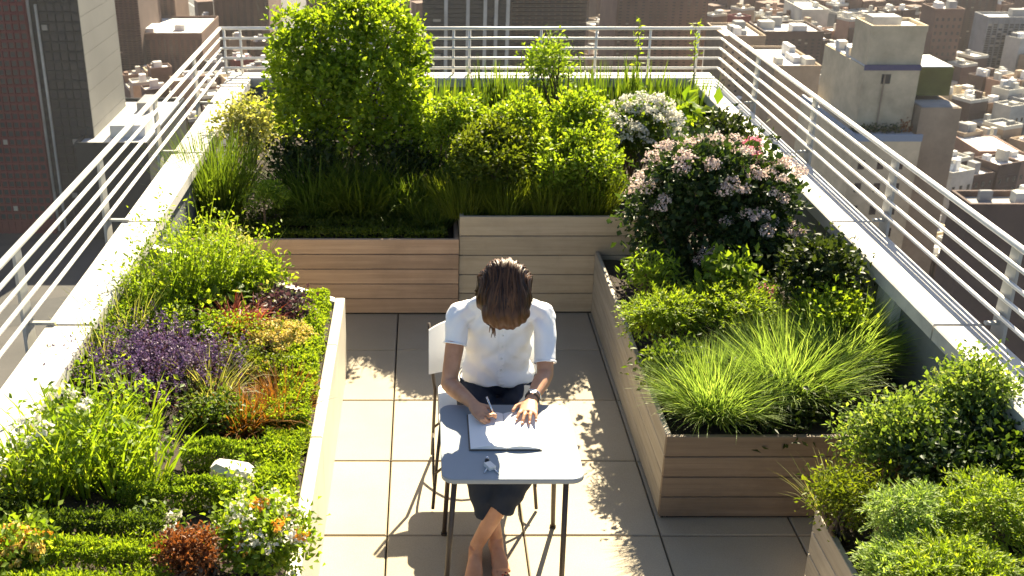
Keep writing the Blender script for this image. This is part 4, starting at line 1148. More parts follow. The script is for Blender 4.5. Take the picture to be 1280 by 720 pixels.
# purple sage: spikes
for i,(u,v,nn) in enumerate(((165,468,80),(200,470,90),(232,478,80),(140,498,60),(182,500,70),(205,445,70),(258,470,45),(120,480,45))):
    q=bed_at(u,v); lab=('purple sage clump at the left of the purple drift','purple sage clump in the middle of the purple drift, behind the stalks','purple sage clump at the right of the purple drift','purple sage clump left of the white flowered stalks','purple sage clump nearest the white flowered stalks','farthest purple sage clump of the drift','purple sage clump next to the orange grass','purple sage clump nearest the white coping')[i]
    t=thing('purple_sage',q,lab,'flower','purple sage drift in the flower bed')
    ang=RNG.random(nn)*2*PI; D=unit(np.stack([np.cos(ang)*.5,np.sin(ang)*.5,np.ones(nn)],1)+RNG.normal(size=(nn,3))*.2)
    P=np.array(q)+np.stack([RNG.normal(size=nn)*.068,RNG.normal(size=nn)*.068,np.zeros(nn)],1); hh=.27*(.5+.6*RNG.random(nn))
    V,F=blade_arrays(P,D,hh,.007,.2,3); arrobj('stalk',V,F,LF['purple'],t,org=q)
    m=17; st=.4+.6*RNG.random((nn,m)); PP=(P[:,None,:]+D[:,None,:]*(st*hh[:,None])[:,:,None]).reshape(-1,3)+RNG.normal(size=(nn*m,3))*.007
    k=len(PP); V,F=leaf_arrays(PP,rdir(k),rdir(k),.016,.010); arrobj('flower_spike',V,F,LF['violet'],t,org=q)
    bn=300; PP=np.array(q)+np.stack([RNG.normal(size=bn)*.1,RNG.normal(size=bn)*.1,.02+RNG.random(bn)*.10],1)
    V,F=leaf_arrays(PP,rdir(bn)+np.array([0,0,.5]),rdir(bn)*.6+np.array([0,0,.8]),.035,.015); arrobj('foliage',V,F,LF['purple'],t,org=q)
for (u0,u1,vt,vb,m_,lab) in ((236,262,470,500,'yfl','small cream yellow floret clump right of the purple sage'),(300,330,448,475,'yellow','small golden floret clump left of the cream yellow mound')):
    t,c,r,lob=bmound('floret_clump',u0,u1,vt,vb,'olive',lab,400,.02,.013)
    P,d=top_points(lob,26,.0); flower_heads(t,P+d*.02,.022,LF[m_],30,.011,flat=.6,var=2)
for i,(u,v,L_) in enumerate(((302,538,.22),(322,530,.20),(346,535,.25),(356,510,.22))):
    bedgrass(u,v,240,L_*1.1,.008,'orange',('leftmost','second','third','rightmost')[i]+' of four orange grass tufts between the sage and the lime edging',spread=.07,tilt=.6,arch=.6,name='orange_grass',group='orange grass tufts')
bedgrass(262,500,200,.30,.007,'cream','thin straw coloured grass tuft at the right of the purple sage',spread=.10,tilt=.7,arch=.6,name='straw_grass')
bedgrass(158,420,90,.34,.006,'cream','wispy straw coloured grass leaning on the white coping, far one',spread=.10,tilt=.4,arch=.4,name='straw_grass')
bedgrass(125,465,90,.32,.006,'cream','wispy straw coloured grass leaning on the white coping, beside the sage',spread=.08,tilt=.4,arch=.4,name='straw_grass')
# tall leafy stalks with white flowers
for i,(u,v,L) in enumerate(((62,622,.40),(105,612,.46),(148,614,.44),(185,605,.36),(35,632,.34),(130,575,.42),(85,578,.40),(172,562,.38))):
    q=bed_at(u,v); lab='green leafy stalk clump, '+('second from the coping in the front row','third from the coping in the front row','fourth from the coping in the front row','rightmost of the front row','nearest the coping in the front row','middle of the back row','left of the back row','right of the back row by the sage')[i]
    t=thing('leafy_stalk_plant',q,lab,'plant','leafy stalk plants beside the white coping')
    n=56; ang=RNG.random(n)*2*PI; P=np.array(q)+np.stack([np.cos(ang)*.085*RNG.random(n),np.sin(ang)*.085*RNG.random(n),np.zeros(n)],1)
    D=unit(np.stack([np.cos(ang)*.28,np.sin(ang)*.28,np.ones(n)],1)+RNG.normal(size=(n,3))*.08)
    V,F=blade_arrays(P,D,L*(.5+.65*RNG.random(n)),.014,.4,5); arrobj('blades',V,F,LF['lime'],t,org=q)
    m=210; PP=np.array(q)+np.stack([RNG.normal(size=m)*.075,RNG.normal(size=m)*.075,L*(.2+.7*RNG.random(m))],1)
    V,F=leaf_arrays(PP,rdir(m)+np.array([0,0,.3]),rdir(m)*.7+np.array([0,0,.7]),.034*(.6+.8*RNG.random(m)),.020); arrobj('foliage',V,F,LF['bright'],t,org=q)
    if i in (0,1,4,6):
        pts=[(q.x+random.uniform(-.08,.08),q.y+random.uniform(-.06,.06),q.z+L*random.uniform(.8,.98)) for _ in range(2)]
        flower_heads(t,pts,.022,LF['white'],22,.020,var=2)
# white stone
q=bed_at(292,605); t=thing('white_stone',q,'pale white flat stone lying by the white roses in the flower bed','stone')
mb=MB(); rg=random.Random(3); me_pts=[]
for k in range(7):
    a=2*PI*k/7; me_pts.append((q.x+math.cos(a)*.13*rg.uniform(.8,1.1),q.y+math.sin(a)*.07*rg.uniform(.8,1.1)))
slab(mb,me_pts,q.z-.02,q.z+.11,.025)
mb.v=[(x+(z-q.z)*.12,y,z+(x-q.x)*-.25) for x,y,z in mb.v]
mb.build('boulder',surf('pale_limestone',(.68,.65,.60),(.55,.52,.47),rough=.85,scale=12,bump=.5),t)
# rose bush in the front
t,c,r,lob=bmound('rose_bush',275,372,625,735,'bright','green rose bush with white and orange blooms at the bottom right of the flower bed',3600,.028,.019,k=14)
P,d=top_points(lob,44,.3); P=P+d*.045; flower_heads(t,P[:32],.034,LF['white'],28,.018,var=2); flower_heads(t,P[32:],.024,LF['amber'],24,.018,name='orange_flower_head',var=2)
t,c,r,lob=bmound('white_flower_plant',168,216,645,678,'mid','small plant with white flowers left of the bronze potted shrub',420,.026,.015)
P,d=top_points(lob,15,.0); flower_heads(t,P+d*.04,.030,LF['white'],28,.020,var=2)
t,c,r,lob=bmound('white_flower_plant',258,322,605,640,'bright','plant with a spray of white flowers in front of the white stone',600,.026,.016)
P,d=top_points(lob,22,.25); flower_heads(t,P+d*.045,.032,LF['white'],30,.020,var=2)
# dark pot with a bronze shrub
q=bed_at(241,738); PY=q.y; zp=q.z-.03
t=thing('dark_flower_pot',(q.x,PY,zp),'dark round flower pot under the bronze shrub at the bottom of the bed','pot')
mb=MB(); prof=((.075,zp),(.092,zp+.105),(.100,zp+.108),(.100,zp+.130),(.089,zp+.130),(.087,zp+.10)); nn=28
V=[];F=[]
for (rr,z) in prof:
    for k in range(nn): V.append((q.x+rr*math.cos(2*PI*k/nn),PY+rr*math.sin(2*PI*k/nn),z))
for j in range(len(prof)-1):
    for k in range(nn): l=(k+1)%nn; F.append((j*nn+k,j*nn+l,(j+1)*nn+l,(j+1)*nn+k))
F.append(tuple(reversed(range(nn)))); mb.add(V,F); mb.build('shell',surf('dark_glaze',(.02,.017,.02),rough=.3),t,smooth=False)
mb=MB(); mb.tube([(q.x,PY,zp+.09),(q.x,PY,zp+.105)],.085,24); mb.build('soil',M['soil'],t)
bush('bronze_shrub',(q.x,PY,zp+.106),autolobes((q.x,PY,zp+.205),(.10,.10,.085),9,.4),1900,.021,.010,LF['bronze'],'bronze orange round shrub growing in the dark flower pot','shrub',up=.2,spread=.02)
t,c,r,lob=bmound('yellow_flower_plant',-8,50,658,730,'bright','plant with yellow and orange flowers at the bottom left corner of the photo',900,.03,.02)
P,d=top_points(lob,38,.0); P=P+d*.03; flower_heads(t,P[:20],.024,LF['yellow'],26,.017,var=2); flower_heads(t,P[20:],.024,LF['amber'],26,.017,name='orange_flower_head',var=2)
bmound('small_leaf_shrub',-10,34,600,655,'olive','small olive shrub at the left photo edge by the coping',700,.026,.016)
# creeping cover on the soil of the bed
n=12000; X=XL+.02+RNG.random(n)*(BX-.09-XL); P=np.stack([X,3.2+RNG.random(n)*2.95,np.array([soil(x) for x in X])+RNG.random(n)*.03-.01],1)
keep=np.array([mnoise.noise(Vector((p[0]*3.2,p[1]*3.2,3)))>.02 and p[1]>4.75 for p in P]); P=P[keep]; n=len(P)
V,F=leaf_arrays(P,rdir(n)+np.array([0,0,.5]),rdir(n)*.5+np.array([0,0,1]),.024*(.5+RNG.random(n)),.013)
tag(arrobj('ground_cover',V,F,LF['mid']),'low green ground cover creeping over the dark soil of the flower bed','ground cover',kind='stuff')
# ================================================================== THE CITY BELOW
GZ = -110.0
def wallmat(name, c, win=None, sx=3.0, sz=3.3, rough=.85):
    """far masonry: colour drift and small window openings as a brick pattern"""
    m, nt, out = newmat(name)
    p = N(nt,'ShaderNodeBsdfPrincipled', Roughness=rough); p.inputs['Specular IOR Level'].default_value=.25
    tc = N(nt,'ShaderNodeTexCoord'); n = N(nt,'ShaderNodeTexNoise', Scale=.12, Detail=7, Roughness=.7); nt.links.new(tc.outputs['Object'], n.inputs['Vector'])
    r = N(nt,'ShaderNodeValToRGB'); r.color_ramp.elements[0].color=c4([x*.58 for x in c]); r.color_ramp.elements[1].color=c4([x*1.05 for x in c])
    r.color_ramp.elements[0].position=.3; r.color_ramp.elements[1].position=.7
    nt.links.new(n.outputs['Fac'], r.inputs['Fac']); nt.links.new(r.outputs[0], p.inputs['Base Color'])
    nt.links.new(p.outputs[0], out.inputs['Surface']); return m
CW = {'red':wallmat('dark_red_brick',(.15,.022,.025)),'brown':wallmat('brown_brick',(.17,.105,.08)),'dkbrown':wallmat('dark_brown_brick',(.10,.065,.055)),
      'tan':wallmat('tan_brick',(.36,.27,.185)),'beige':wallmat('beige_render',(.62,.50,.33)),'grey':wallmat('grey_render',(.26,.26,.26)),
      'char':wallmat('charcoal_panel',(.018,.022,.024),rough=.5),'pale':wallmat('pale_concrete',(.52,.50,.44)),'pink':wallmat('pinkish_brick',(.30,.19,.145)),
      'olive':wallmat('olive_cladding',(.16,.15,.05))}
M['roofw'] = surf('white_roof_membrane', (.76,.75,.72), (.60,.59,.56), rough=.8, scale=.25)
M['roofg'] = surf('grey_roof_felt', (.34,.34,.33), (.22,.22,.215), rough=.9, scale=.25)
M['roofs'] = surf('silver_roof_paint', (.60,.59,.57), (.42,.41,.40), rough=.6, scale=.3)
M['asphalt'] = surf('asphalt', (.055,.054,.053), (.04,.04,.04), rough=.9, scale=.2)
M['lot'] = surf('yard_concrete', (.075,.07,.065), (.05,.048,.045), rough=.9, scale=.08)
M['glass'] = surf('dark_window_glass', (.020,.022,.026), (.03,.03,.034), rough=.18, spec=.6)
M['blind'] = surf('pale_window_glint', (.35,.31,.24), rough=.7)  # reflections on the panes, put into their colour as a pale warm tone
M['line'] = surf('white_road_paint', (.6,.6,.58), rough=.8)
mb = MB(); mb.box((-1600,-300,GZ-3),(2200,3000,GZ)); tag(mb.build('city_ground', M['lot']), kind='structure')

def tower(name, label, x0, x1, y0, y1, z1, mat, roof='roofw', cols=0, rows=0, wz=(None,None), ww=.62, wh=.6, group=None, pier=.0, band=.0, side=None, sidecols=0, blind=.03, roofparts=2, parapet=1.0):
    t = thing(name, ((x0+x1)/2,(y0+y1)/2,GZ), label, 'building', group)
    mb = MB(); mb.box((x0,y0,GZ),(x1,y1,z1-.02))
    za = GZ+4 if wz[0] is None else wz[0]; zb = z1-2 if wz[1] is None else wz[1]
    pw = (x1-x0)/cols if cols else 0; ph = (zb-za)/rows if rows else 0
    if pier and cols:
        for i in range(cols+1): mb.box((x0+i*pw-pw*.10,y0-pier,GZ),(x0+i*pw+pw*.10,y0-.01,z1-.03))
    if band and rows:
        for j in range(rows+1): mb.box((x0,y0-band,za+j*ph-ph*.12),(x1,y0-.012,za+j*ph+ph*.12))
    mb.build('wall', mat, t)
    if side is not None:
        mb = MB()
        k = 26; hh=(z1-GZ-1)/k
        for j in range(k): mb.box((x1+.01,y0+.02,GZ+j*hh+.08),(x1+.18,y1-.02,GZ+(j+1)*hh-.08))
        mb.build('side_cladding', side, t)
    rr = MB(); rr.box((x0+.5,y0+.5,z1-.6),(x1-.5,y1-.5,z1+.0))
    pr = MB()
    for a,b in (((x0-.1,y0-.1),(x1+.1,y0+.4)),((x0-.1,y1-.4),(x1+.1,y1+.1)),((x0-.1,y0+.402),(x0+.4,y1-.402)),((x1-.4,y0+.402),(x1+.1,y1-.402))):
        pr.box((a[0],a[1],z1-.5),(b[0],b[1],z1+parapet))
    ro = rr.build('roof', M[roof], t); pr.build('roof_parapet', mat, ro)
    for k in range(roofparts):
        bw=(x1-x0)*random.uniform(.12,.3); bd=(y1-y0)*random.uniform(.12,.3); bx=random.uniform(x0+1,x1-bw-1); by=random.uniform(y0+1,y1-bd-1)
        mb=MB(); mb.box((bx,by,z1),(bx+bw,by+bd,z1+random.uniform(1.5,4)),.1); mb.build('bulkhead', random.choice((CW['grey'],CW['pale'],M['roofs'])), ro)
    if cols and rows:
        base=None; wins=[]
        rest=MB()
        W,H = pw*ww, ph*wh
        cells=[(i,j) for i in range(cols) for j in range(rows)]
        vis=[]
        for i,j in cells:
            cx=x0+(i+.5)*pw; cz=za+(j+.5)*ph
            u,v=proj(cx,y0,cz); vis.append((0 if (-20<u<1300 and -15<v<420) else 1, i,j,cx,cz))
        vis.sort()
        meb={}
        for n_,(f,i,j,cx,cz) in enumerate(vis):
            mt = M['blind'] if random.random()<blind else M['glass']  # a random share of panes carries the painted reflection
            if n_ < 100 and f == 0:
                if mt.name not in meb:
                    mb=MB(); mb.box((-W/2,-.03,-H/2),(W/2,.02,H/2)); o=mb.build('window',mt,t); meb[mt.name]=o
                else:
                    o=meb[mt.name].copy(); COL.objects.link(o); o.parent=t
                o.location=Vector((cx,y0,cz))-wloc(t)
            elif f == 0: rest.box((cx-W/2,y0-.03,cz-H/2),(cx+W/2,y0+.02,cz+H/2))
        if rest.n: tag(rest.build('window', M['glass'], t), kind='stuff')
    return t
def px_tower(u0,u1,vt,Y,depth,mat,label,**kw):
    z1=zat(vt,Y); return tower(kw.pop('name','tower_block'),label,xat(u0,Y,z1),xat(u1,Y,z1),Y,Y+depth,z1,CW[mat],**kw)

# left: red tower joined to a charcoal one with a pale clad side
zb0=zat(175,300)                     # roof of the low block in front of the pale side
xs=xat(115,300,zb0)
tower('tower_block','dark red gridded tower at the left edge of the photo',xs-110,xs-13.5,299,330,24,CW['red'],cols=50,rows=52,pier=.35,band=.3,ww=.62,wh=.58,blind=.035,wz=(-106,22))
tower('tower_block','charcoal glass tower with a pale clad side wall, right of the red tower',xs-13,xs,302,302+36,24,CW['char'],cols=6,rows=48,pier=.25,band=.25,ww=.7,wh=.55,side=surf('pale_panel_wall',(.15,.148,.135),(.115,.113,.103),rough=.6,scale=.05),wz=(-106,22),blind=.01)
mb=MB()
for xx,zt_ in ((xs-13.2,22),(xs-11.2,-45)): mb.box((xx-.25,300.8,GZ),(xx+.25,301.7,zt_))
t=thing('service_pipe',(xs-13,301.2,GZ),'pair of pale vertical service pipes between the red tower and the charcoal tower','pipe'); mb.build('pipe_run',CW['pale'],t)
tower('low_block','low block with a bright white roof at the foot of the pale clad wall',xs-3,xs+17,294,345,zb0,CW['char'],roof='roofs',roofparts=3)
# brown blocks behind
px_tower(128,166,-60,470,40,'dkbrown','brown brick tower with ribbed floors just right of the pale clad wall',cols=6,rows=52,band=.8,ww=.6,wh=.45)
px_tower(163,213,-60,520,30,'brown','brown tower with a sunlit tan edge behind the bright roofed block',cols=6,rows=52,ww=.5,wh=.5)
px_tower(166,252,44,476,42,'brown','wide brown block with a bright roof edge, left of the far railing corner',cols=12,rows=20,ww=.55,wh=.5)
px_tower(262,332,-60,560,50,'brown','tall mauve brown tower left of the leafy tree',cols=8,rows=50,ww=.45,wh=.5)
px_tower(380,512,-60,520,50,'brown','tall brown tower behind the top of the leafy tree',cols=14,rows=50,ww=.5,wh=.5)
t=px_tower(528,640,-60,360,40,'char','dark slab tower with pale vertical piers behind the far railing, centre',cols=9,rows=46,pier=.0,band=.25,ww=.8,wh=.62,blind=.06)
z1=zat(-60,360); mb=MB()
for u in (558,586,637,608,622):
    x=xat(u,360,z1)+ (0); mb.box((x-.55,359.0,GZ),(x+.55,359.9,z1))
mb.build('pier',CW['pale'],t)
px_tower(641,738,-60,392,40,'dkbrown','dark brown tower with horizontal bands behind the far railing, right of the slab with piers',cols=12,rows=44,band=.7,ww=.75,wh=.5)
px_tower(776,892,-60,440,42,'brown','broad plain brown tower behind the right end of the far railing',cols=12,rows=48,ww=.35,wh=.4,blind=.08)
# right: named blocks
px_tower(905,957,48,395,26,'tan','flat roofed tan block with bright roof just outside the right railing corner',name='low_block',roofparts=4,cols=6,rows=16,ww=.35,wh=.4)
px_tower(955,1030,42,470,24,'dkbrown','dark brown block in shade right of the tan one',name='low_block',roofparts=4,cols=9,rows=14,ww=.4,wh=.45)
px_tower(1003,1036,14,560,30,'pale','pale fronted block high in the photo, left of the beige tower',name='low_block')
px_tower(968,1026,86,330,30,'tan','low tan block between the right railing and the beige tower',name='low_block',roofparts=4)
px_tower(1170,1206,14,470,14,'brown','brown brick block right of the beige tower',name='low_block',cols=5,rows=10,ww=.4,wh=.45)
px_tower(1200,1252,-22,540,14,'dkbrown','tall dark brown block near the top right corner',cols=6,rows=30,ww=.4,wh=.45)
px_tower(1236,1330,24,500,14,'grey','grey glazed hall near the top right corner',name='low_block',cols=14,rows=20,ww=.7,wh=.7,pier=.3,blind=.2)
px_tower(1224,1276,190,330,18,'pink','pinkish brick house with a flat white roof at the right edge',name='low_block',roofparts=0,parapet=.3)
px_tower(1212,1330,262,170,7,'dkbrown','near dark block with a white roof parapet seen through the right railing',name='low_block',roof='roofg')
px_tower(1060,1150,222,215,20,'tan','low block with a pale flat roof below the beige tower, behind the railing',name='low_block',roofparts=3)

# the beige stepped tower
YB0=205.0; zt=zat(38,YB0); xa=xat(1090,YB0,zt); xb=xat(1162,YB0,zt)
bt=thing('stepped_tower',((xa+xb)/2,YB0+8,GZ),'beige stepped apartment tower with a planted terrace and roof box, beyond the right railing','building')
zm=zat(84,YB0); zl=zat(160,YB0)
mb=MB(); mb.box((xa+.2,YB0+.5,zm),(xb-.2,YB0+9,zt)); up=mb.build('penthouse',CW['beige'],bt)
mb=MB(); mb.box((xa+.6,YB0+1,zt+.01),(xb-.7,YB0+8.6,zt+.2)); mb.build('roof',M['roofw'],up)
mb=MB(); mb.box((xa+1.2,YB0+3.2,zt+.22),(xa+6.6,YB0+7.2,zt+1.9),.1); mb.build('bulkhead',CW['pale'],up)
mb=MB()
for a,b in (((xa+.1,YB0+.4),(xb-.1,YB0+.8)),((xa+.1,YB0+.8),(xa+.5,YB0+9)),((xb-.5,YB0+.8),(xb-.1,YB0+9)),((xa+.5,YB0+8.65),(xb-.5,YB0+9.05))): mb.box((a[0],a[1],zt-.4),(b[0],b[1],zt+.8))
mb.build('roof_parapet',CW['beige'],up)
mb=MB(); mb.box((xa-.3,YB0-.5,zl),(xb-.6,YB0+22,zm-.02)); mid=mb.build('main_wall',CW['beige'],bt)
mb=MB(); mb.box((xa,YB0-.2,zm),(xb-.9,YB0+21.7,zm+.18)); mb.build('terrace_floor_slab',M['roofs'],mid)
mb=MB(); mb.box((xa-.4,YB0-.6,zm-.5),(xb-.5,YB0-.2,zm+.5)); mb.build('terrace_edge',surf('violet_grey_coping',(.09,.08,.15),rough=.7),mid)
for k in range(4):
    mb=MB(); mb.box((xa+.2+(k%2)*.8,YB0+10+k*2.8,zm+.2),(xa+1.9+(k%2)*.8,YB0+11.8+k*2.8,zm+random.uniform(1,2.2)),.05); mb.build('roof_unit',random.choice((M['roofs'],CW['grey'])),mid)
x_=xat(1106,YB0,zat(98,YB0)); z_=zat(98,YB0)
mb=MB(); mb.box((x_-.85,YB0-.56,z_-.9),(x_+.85,YB0-.49,z_+.9)); mb.build('window',M['glass'],mid)
mb=MB(); x_=xat(1093,YB0,zl); mb.tube([(x_,YB0-.8,zl),(x_,YB0-.8,zat(92,YB0))],.16,8); mb.build('drain_pipe',CW['tan'],mid)
mb=MB(); mb.box((xa-3,YB0-7.5,GZ),(xb-1.2,YB0+24,zl-.03)); lo=mb.build('lower_wall',CW['beige'],bt)
mb=MB(); mb.box((xa-2.7,YB0-7.2,zl-.02),(xb-1.5,YB0-.52,zl+.15)); mb.build('terrace_floor_slab',M['roofg'],lo)
mb=MB(); mb.box((xa-3.1,YB0-7.6,zl-.5),(xb-1.1,YB0-7.2,zl+.8)); mb.box((xa-3.1,YB0-7.2,zl-.5),(xa-2.7,YB0+23.5,zl+.8)); mb.build('terrace_edge',surf('blue_grey_coping',(.22,.27,.35),rough=.6),lo)
for k in range(6):
    px=xa-1.6+k*1.9; pz=random.uniform(.9,2.2); n=110
    P=np.array((px,YB0-3.2,zl+pz*.5))+RNG.normal(size=(n,3))*np.array([.5,.5,pz*.4]); V,F=leaf_arrays(P,rdir(n),rdir(n),.5,.4)
    o=arrobj('terrace_shrub',V,F,LF['bronze' if k==5 else 'dark'],bt)
for k in range(9):
    for s_ in range(3):
        z_=zl-5-k*4.5; x_=xa-1+s_*3.6
        if z_<GZ+4: continue
        mb=MB(); mb.box((x_-.6,YB0-7.56,z_-.9),(x_+.6,YB0-7.48,z_+.9)); mb.build('window',M['glass'],lo)
# olive and tan wing on its right
zo=zat(83,YB0+4); xw0=xb-.3; xw1=xat(1190,YB0+4,zo)
mb=MB(); mb.box((xw0,YB0+3,zat(118,YB0+4)),(xw1,YB0+14,zo)); wg=mb.build('wing',CW['olive'],bt)
mb=MB(); mb.box((xw0+.2,YB0+3.2,zo+.01),(xw1-.2,YB0+13.8,zo+.2)); mb.build('roof',M['roofw'],wg)
mb=MB(); mb.box((xw0,YB0-3,GZ),(xw1,YB0+16,zat(135,YB0-3))); w2_=mb.build('lower_wing',CW['tan'],bt)
mb=MB(); mb.box((xw0+.4,YB0-2.6,zat(135,YB0-3)+.01),(xw1-.4,YB0+2.9,zat(135,YB0-3)+.15)); mb.build('terrace_floor_slab',M['roofg'],w2_)

# streets and ordinary houses on a grid turned to the view
ANG=R(24); ca,sa=math.cos(ANG),math.sin(ANG)
def g2w(a,b): return (a*ca-b*sa+40, a*sa+b*ca+60)
BLK_A,BLK_B,ST=92,56,13
def quad(mb,a0,a1,b0,b1,z0,z1):
    P=[g2w(a0,b0),g2w(a1,b0),g2w(a1,b1),g2w(a0,b1)]
    mb.add([(x,y,z0) for x,y in P]+[(x,y,z1) for x,y in P],[(0,3,2,1),(4,5,6,7),(0,1,5,4),(1,2,6,5),(2,3,7,6),(3,0,4,7)])
ra,rb=MB(),MB(); ln=MB()
for i in range(-9,14):
    P=[g2w(i*BLK_A-ST/2,-200),g2w(i*BLK_A+ST/2,-200),g2w(i*BLK_A+ST/2,1400),g2w(i*BLK_A-ST/2,1400)]; ra.add([(x,y,GZ+.03) for x,y in P],[(0,1,2,3)])
    P=[g2w(i*BLK_A-.25,-200),g2w(i*BLK_A+.25,-200),g2w(i*BLK_A+.25,1400),g2w(i*BLK_A-.25,1400)]; ln.add([(x,y,GZ+.09) for x,y in P],[(0,1,2,3)])
for j in range(-4,24):
    P=[g2w(-900,j*BLK_B-ST/2),g2w(1300,j*BLK_B-ST/2),g2w(1300,j*BLK_B+ST/2),g2w(-900,j*BLK_B+ST/2)]; rb.add([(x,y,GZ+.06) for x,y in P],[(0,1,2,3)])
tag(ra.build('avenue',M['asphalt']),kind='structure'); tag(rb.build('cross_street',M['asphalt']),kind='structure'); tag(ln.build('road_marking',M['line']),kind='structure')

heroes=[]
for o in bpy.data.objects:
    if o.parent is None and o.get('category')=='building': heroes.append(o)
def hbox(o):
    xs_,ys_=[],[]
    for c in o.children:
        if c.type=='MESH' and len(c.data.vertices):
            for v in c.bound_box:
                xs_.append(v[0]+c.location.x+o.location.x); ys_.append(v[1]+c.location.y+o.location.y)
    return min(xs_)-3,max(xs_)+3,min(ys_)-3,max(ys_)+3
HB=[hbox(o) for o in heroes]
def hidden(x,y,z):
    """true where one of the tall blocks stands between the terrace and the point"""
    for k,(x0,x1,y0,y1) in enumerate(HB):
        if x0<x<x1 and y0<y<y1: return True
    return False
wcol=['brown','dkbrown','tan','pink','red','grey','beige','pale']
wtxt={'brown':'brown brick','dkbrown':'dark brown brick','tan':'tan brick','pink':'pinkish brick','red':'dark red brick','grey':'grey rendered','beige':'beige rendered','pale':'pale concrete'}
rtxt={'roofw':'white','roofg':'dark grey','roofs':'silver grey'}
cnt=0; cand=[]
for i in range(-9,13):
    for j in range(-3,23):
        na=8; a0=i*BLK_A+ST/2+2; b0=j*BLK_B+ST/2+2
        wa=(BLK_A-ST-4)/na; wb=(BLK_B-ST-4)/4
        for p in range(na):
            for q_ in range(4):
                if random.random()<.05: continue
                a=a0+p*wa; b=b0+q_*wb; x,y=g2w(a+wa/2,b+wb/2)
                if y<120 or y>820: continue
                u,v=proj(x,y,GZ+12)
                if not(-30<u<1310 and -12<v<330): continue
                if u<640 and v>150: continue
                if 300<u<880 and v>95: continue
                if hidden(x,y,GZ): continue
                cand.append((y,a,b,wa,wb,u,v))
# those that the tall blocks hide entirely are left out
def blocked(u,v,y):
    for (u0,u1,vb,Y) in ((-50,112,400,299),(112,150,130,302),(128,166,82,470),(163,252,84,476),(262,512,98,520),(528,738,100,360),(776,892,98,440),(1040,1165,225,205)):
        if u0<u<u1 and v<vb and y>Y and not (u0==1040 and (v<52 or u>1162)): return True
    return False
cand=[c for c in cand if not blocked(c[5],c[6],c[0])]
cand.sort()
print('city candidates',len(cand))
def house(a,b,wa,wb,u,v,y):
    h=random.choice((7,9,11,12,13,14,16)) if random.random()<.95 else random.uniform(18,22)
    wc=random.choices(wcol,(30,20,12,12,4,8,6,8))[0]; rc=random.choices(('roofw','roofg','roofs'),(60,14,26))[0]
    nb=random.randint(1,4)
    g=.15; A0,A1,B0,B1=a+g,a+wa-g-random.uniform(0,.8),b+g+random.uniform(0,.8),b+wb-g-random.uniform(0,2)
    side_='beyond left railing' if u<300 else ('beyond far railing' if u<890 else 'beyond right railing')
    dist='far off' if y>560 else ('halfway out' if y>380 else 'nearer')
    hgt='tall' if h>=18 else ('low' if h<12 else 'medium')
    lab='%s %s house, %s roof with %s, %s %s'%(hgt,wtxt[wc],rtxt[rc],('one box','two boxes','three boxes','four boxes')[nb-1],dist,side_)
    X,Y=g2w((A0+A1)/2,(B0+B1)/2)
    t=thing('row_house',(X,Y,GZ),lab,'building','row houses of the city below')
    mb=MB(); quad(mb,A0,A1,B0,B1,GZ,GZ+h)
    # window bands on the two faces turned to us, a little proud ledges
    k=int(h/3.3)
    for s_ in range(1,k+1): quad(mb,A0+.2,A1-.2,B0-.12,B0-.01,GZ+s_*3.3-.25,GZ+s_*3.3)
    mb.build('wall',CW[wc],t)
    mb=MB(); quad(mb,A0+.35,A1-.35,B0+.35,B1-.35,GZ+h+.01,GZ+h+.12); rf=mb.build('roof',M[rc],t)
    mb=MB(); pw_=.35
    for (p0,p1,q0,q1) in ((A0-.05,A1+.05,B0-.05,B0+pw_-.02),(A0-.05,A1+.05,B1-pw_+.02,B1+.05),(A0-.05,A0+pw_-.02,B0+pw_-.01,B1-pw_+.01),(A1-pw_+.02,A1+.05,B0+pw_-.01,B1-pw_+.01)): quad(mb,p0,p1,q0,q1,GZ+h-.3,GZ+h+.9)
    mb.build('roof_parapet',random.choice((CW[wc],CW['pale'])),rf)
    for _ in range(nb):
        bw=random.uniform(1.2,3.4); bd=random.uniform(1.2,3.4); p0=random.uniform(A0+.8,max(A0+.9,A1-bw-.8)); q0=random.uniform(B0+.8,max(B0+.9,B1-bd-.8))
        mb=MB(); quad(mb,p0,p0+bw,q0,q0+bd,GZ+h+.13,GZ+h+random.uniform(1.2,3.6)); mb.build('bulkhead',random.choice((CW[wc],CW['pale'],M['roofs'],CW['grey'],M['roofw'])),rf)
    if y<400:
        n=max(3,int(wa/3.2))
        wn=0
        for s_ in range(k):
            for q_ in range(n):
                aa=A0+(A1-A0)*(q_+.5)/n
                mb_=MB(); quad(mb_,aa-.55,aa+.55,B0-.05,B0+.02,GZ+s_*3.3+.9,GZ+s_*3.3+2.5); mb_.build('window',M['glass'],t); wn+=1
for (y,a,b,wa,wb,u,v) in cand[:290]: house(a,b,wa,wb,u,v,y)
if len(cand)>290:
    mb=MB()
    for (y,a,b,wa,wb,u,v) in cand[290:]:
        h=random.uniform(9,18); quad(mb,a+.3,a+wa-.5,b+.3,b+wb-1,GZ,GZ+h)
    tag(mb.build('distant_houses',CW['brown']),'farthest brown row houses at the top of the photo','building',kind='stuff')
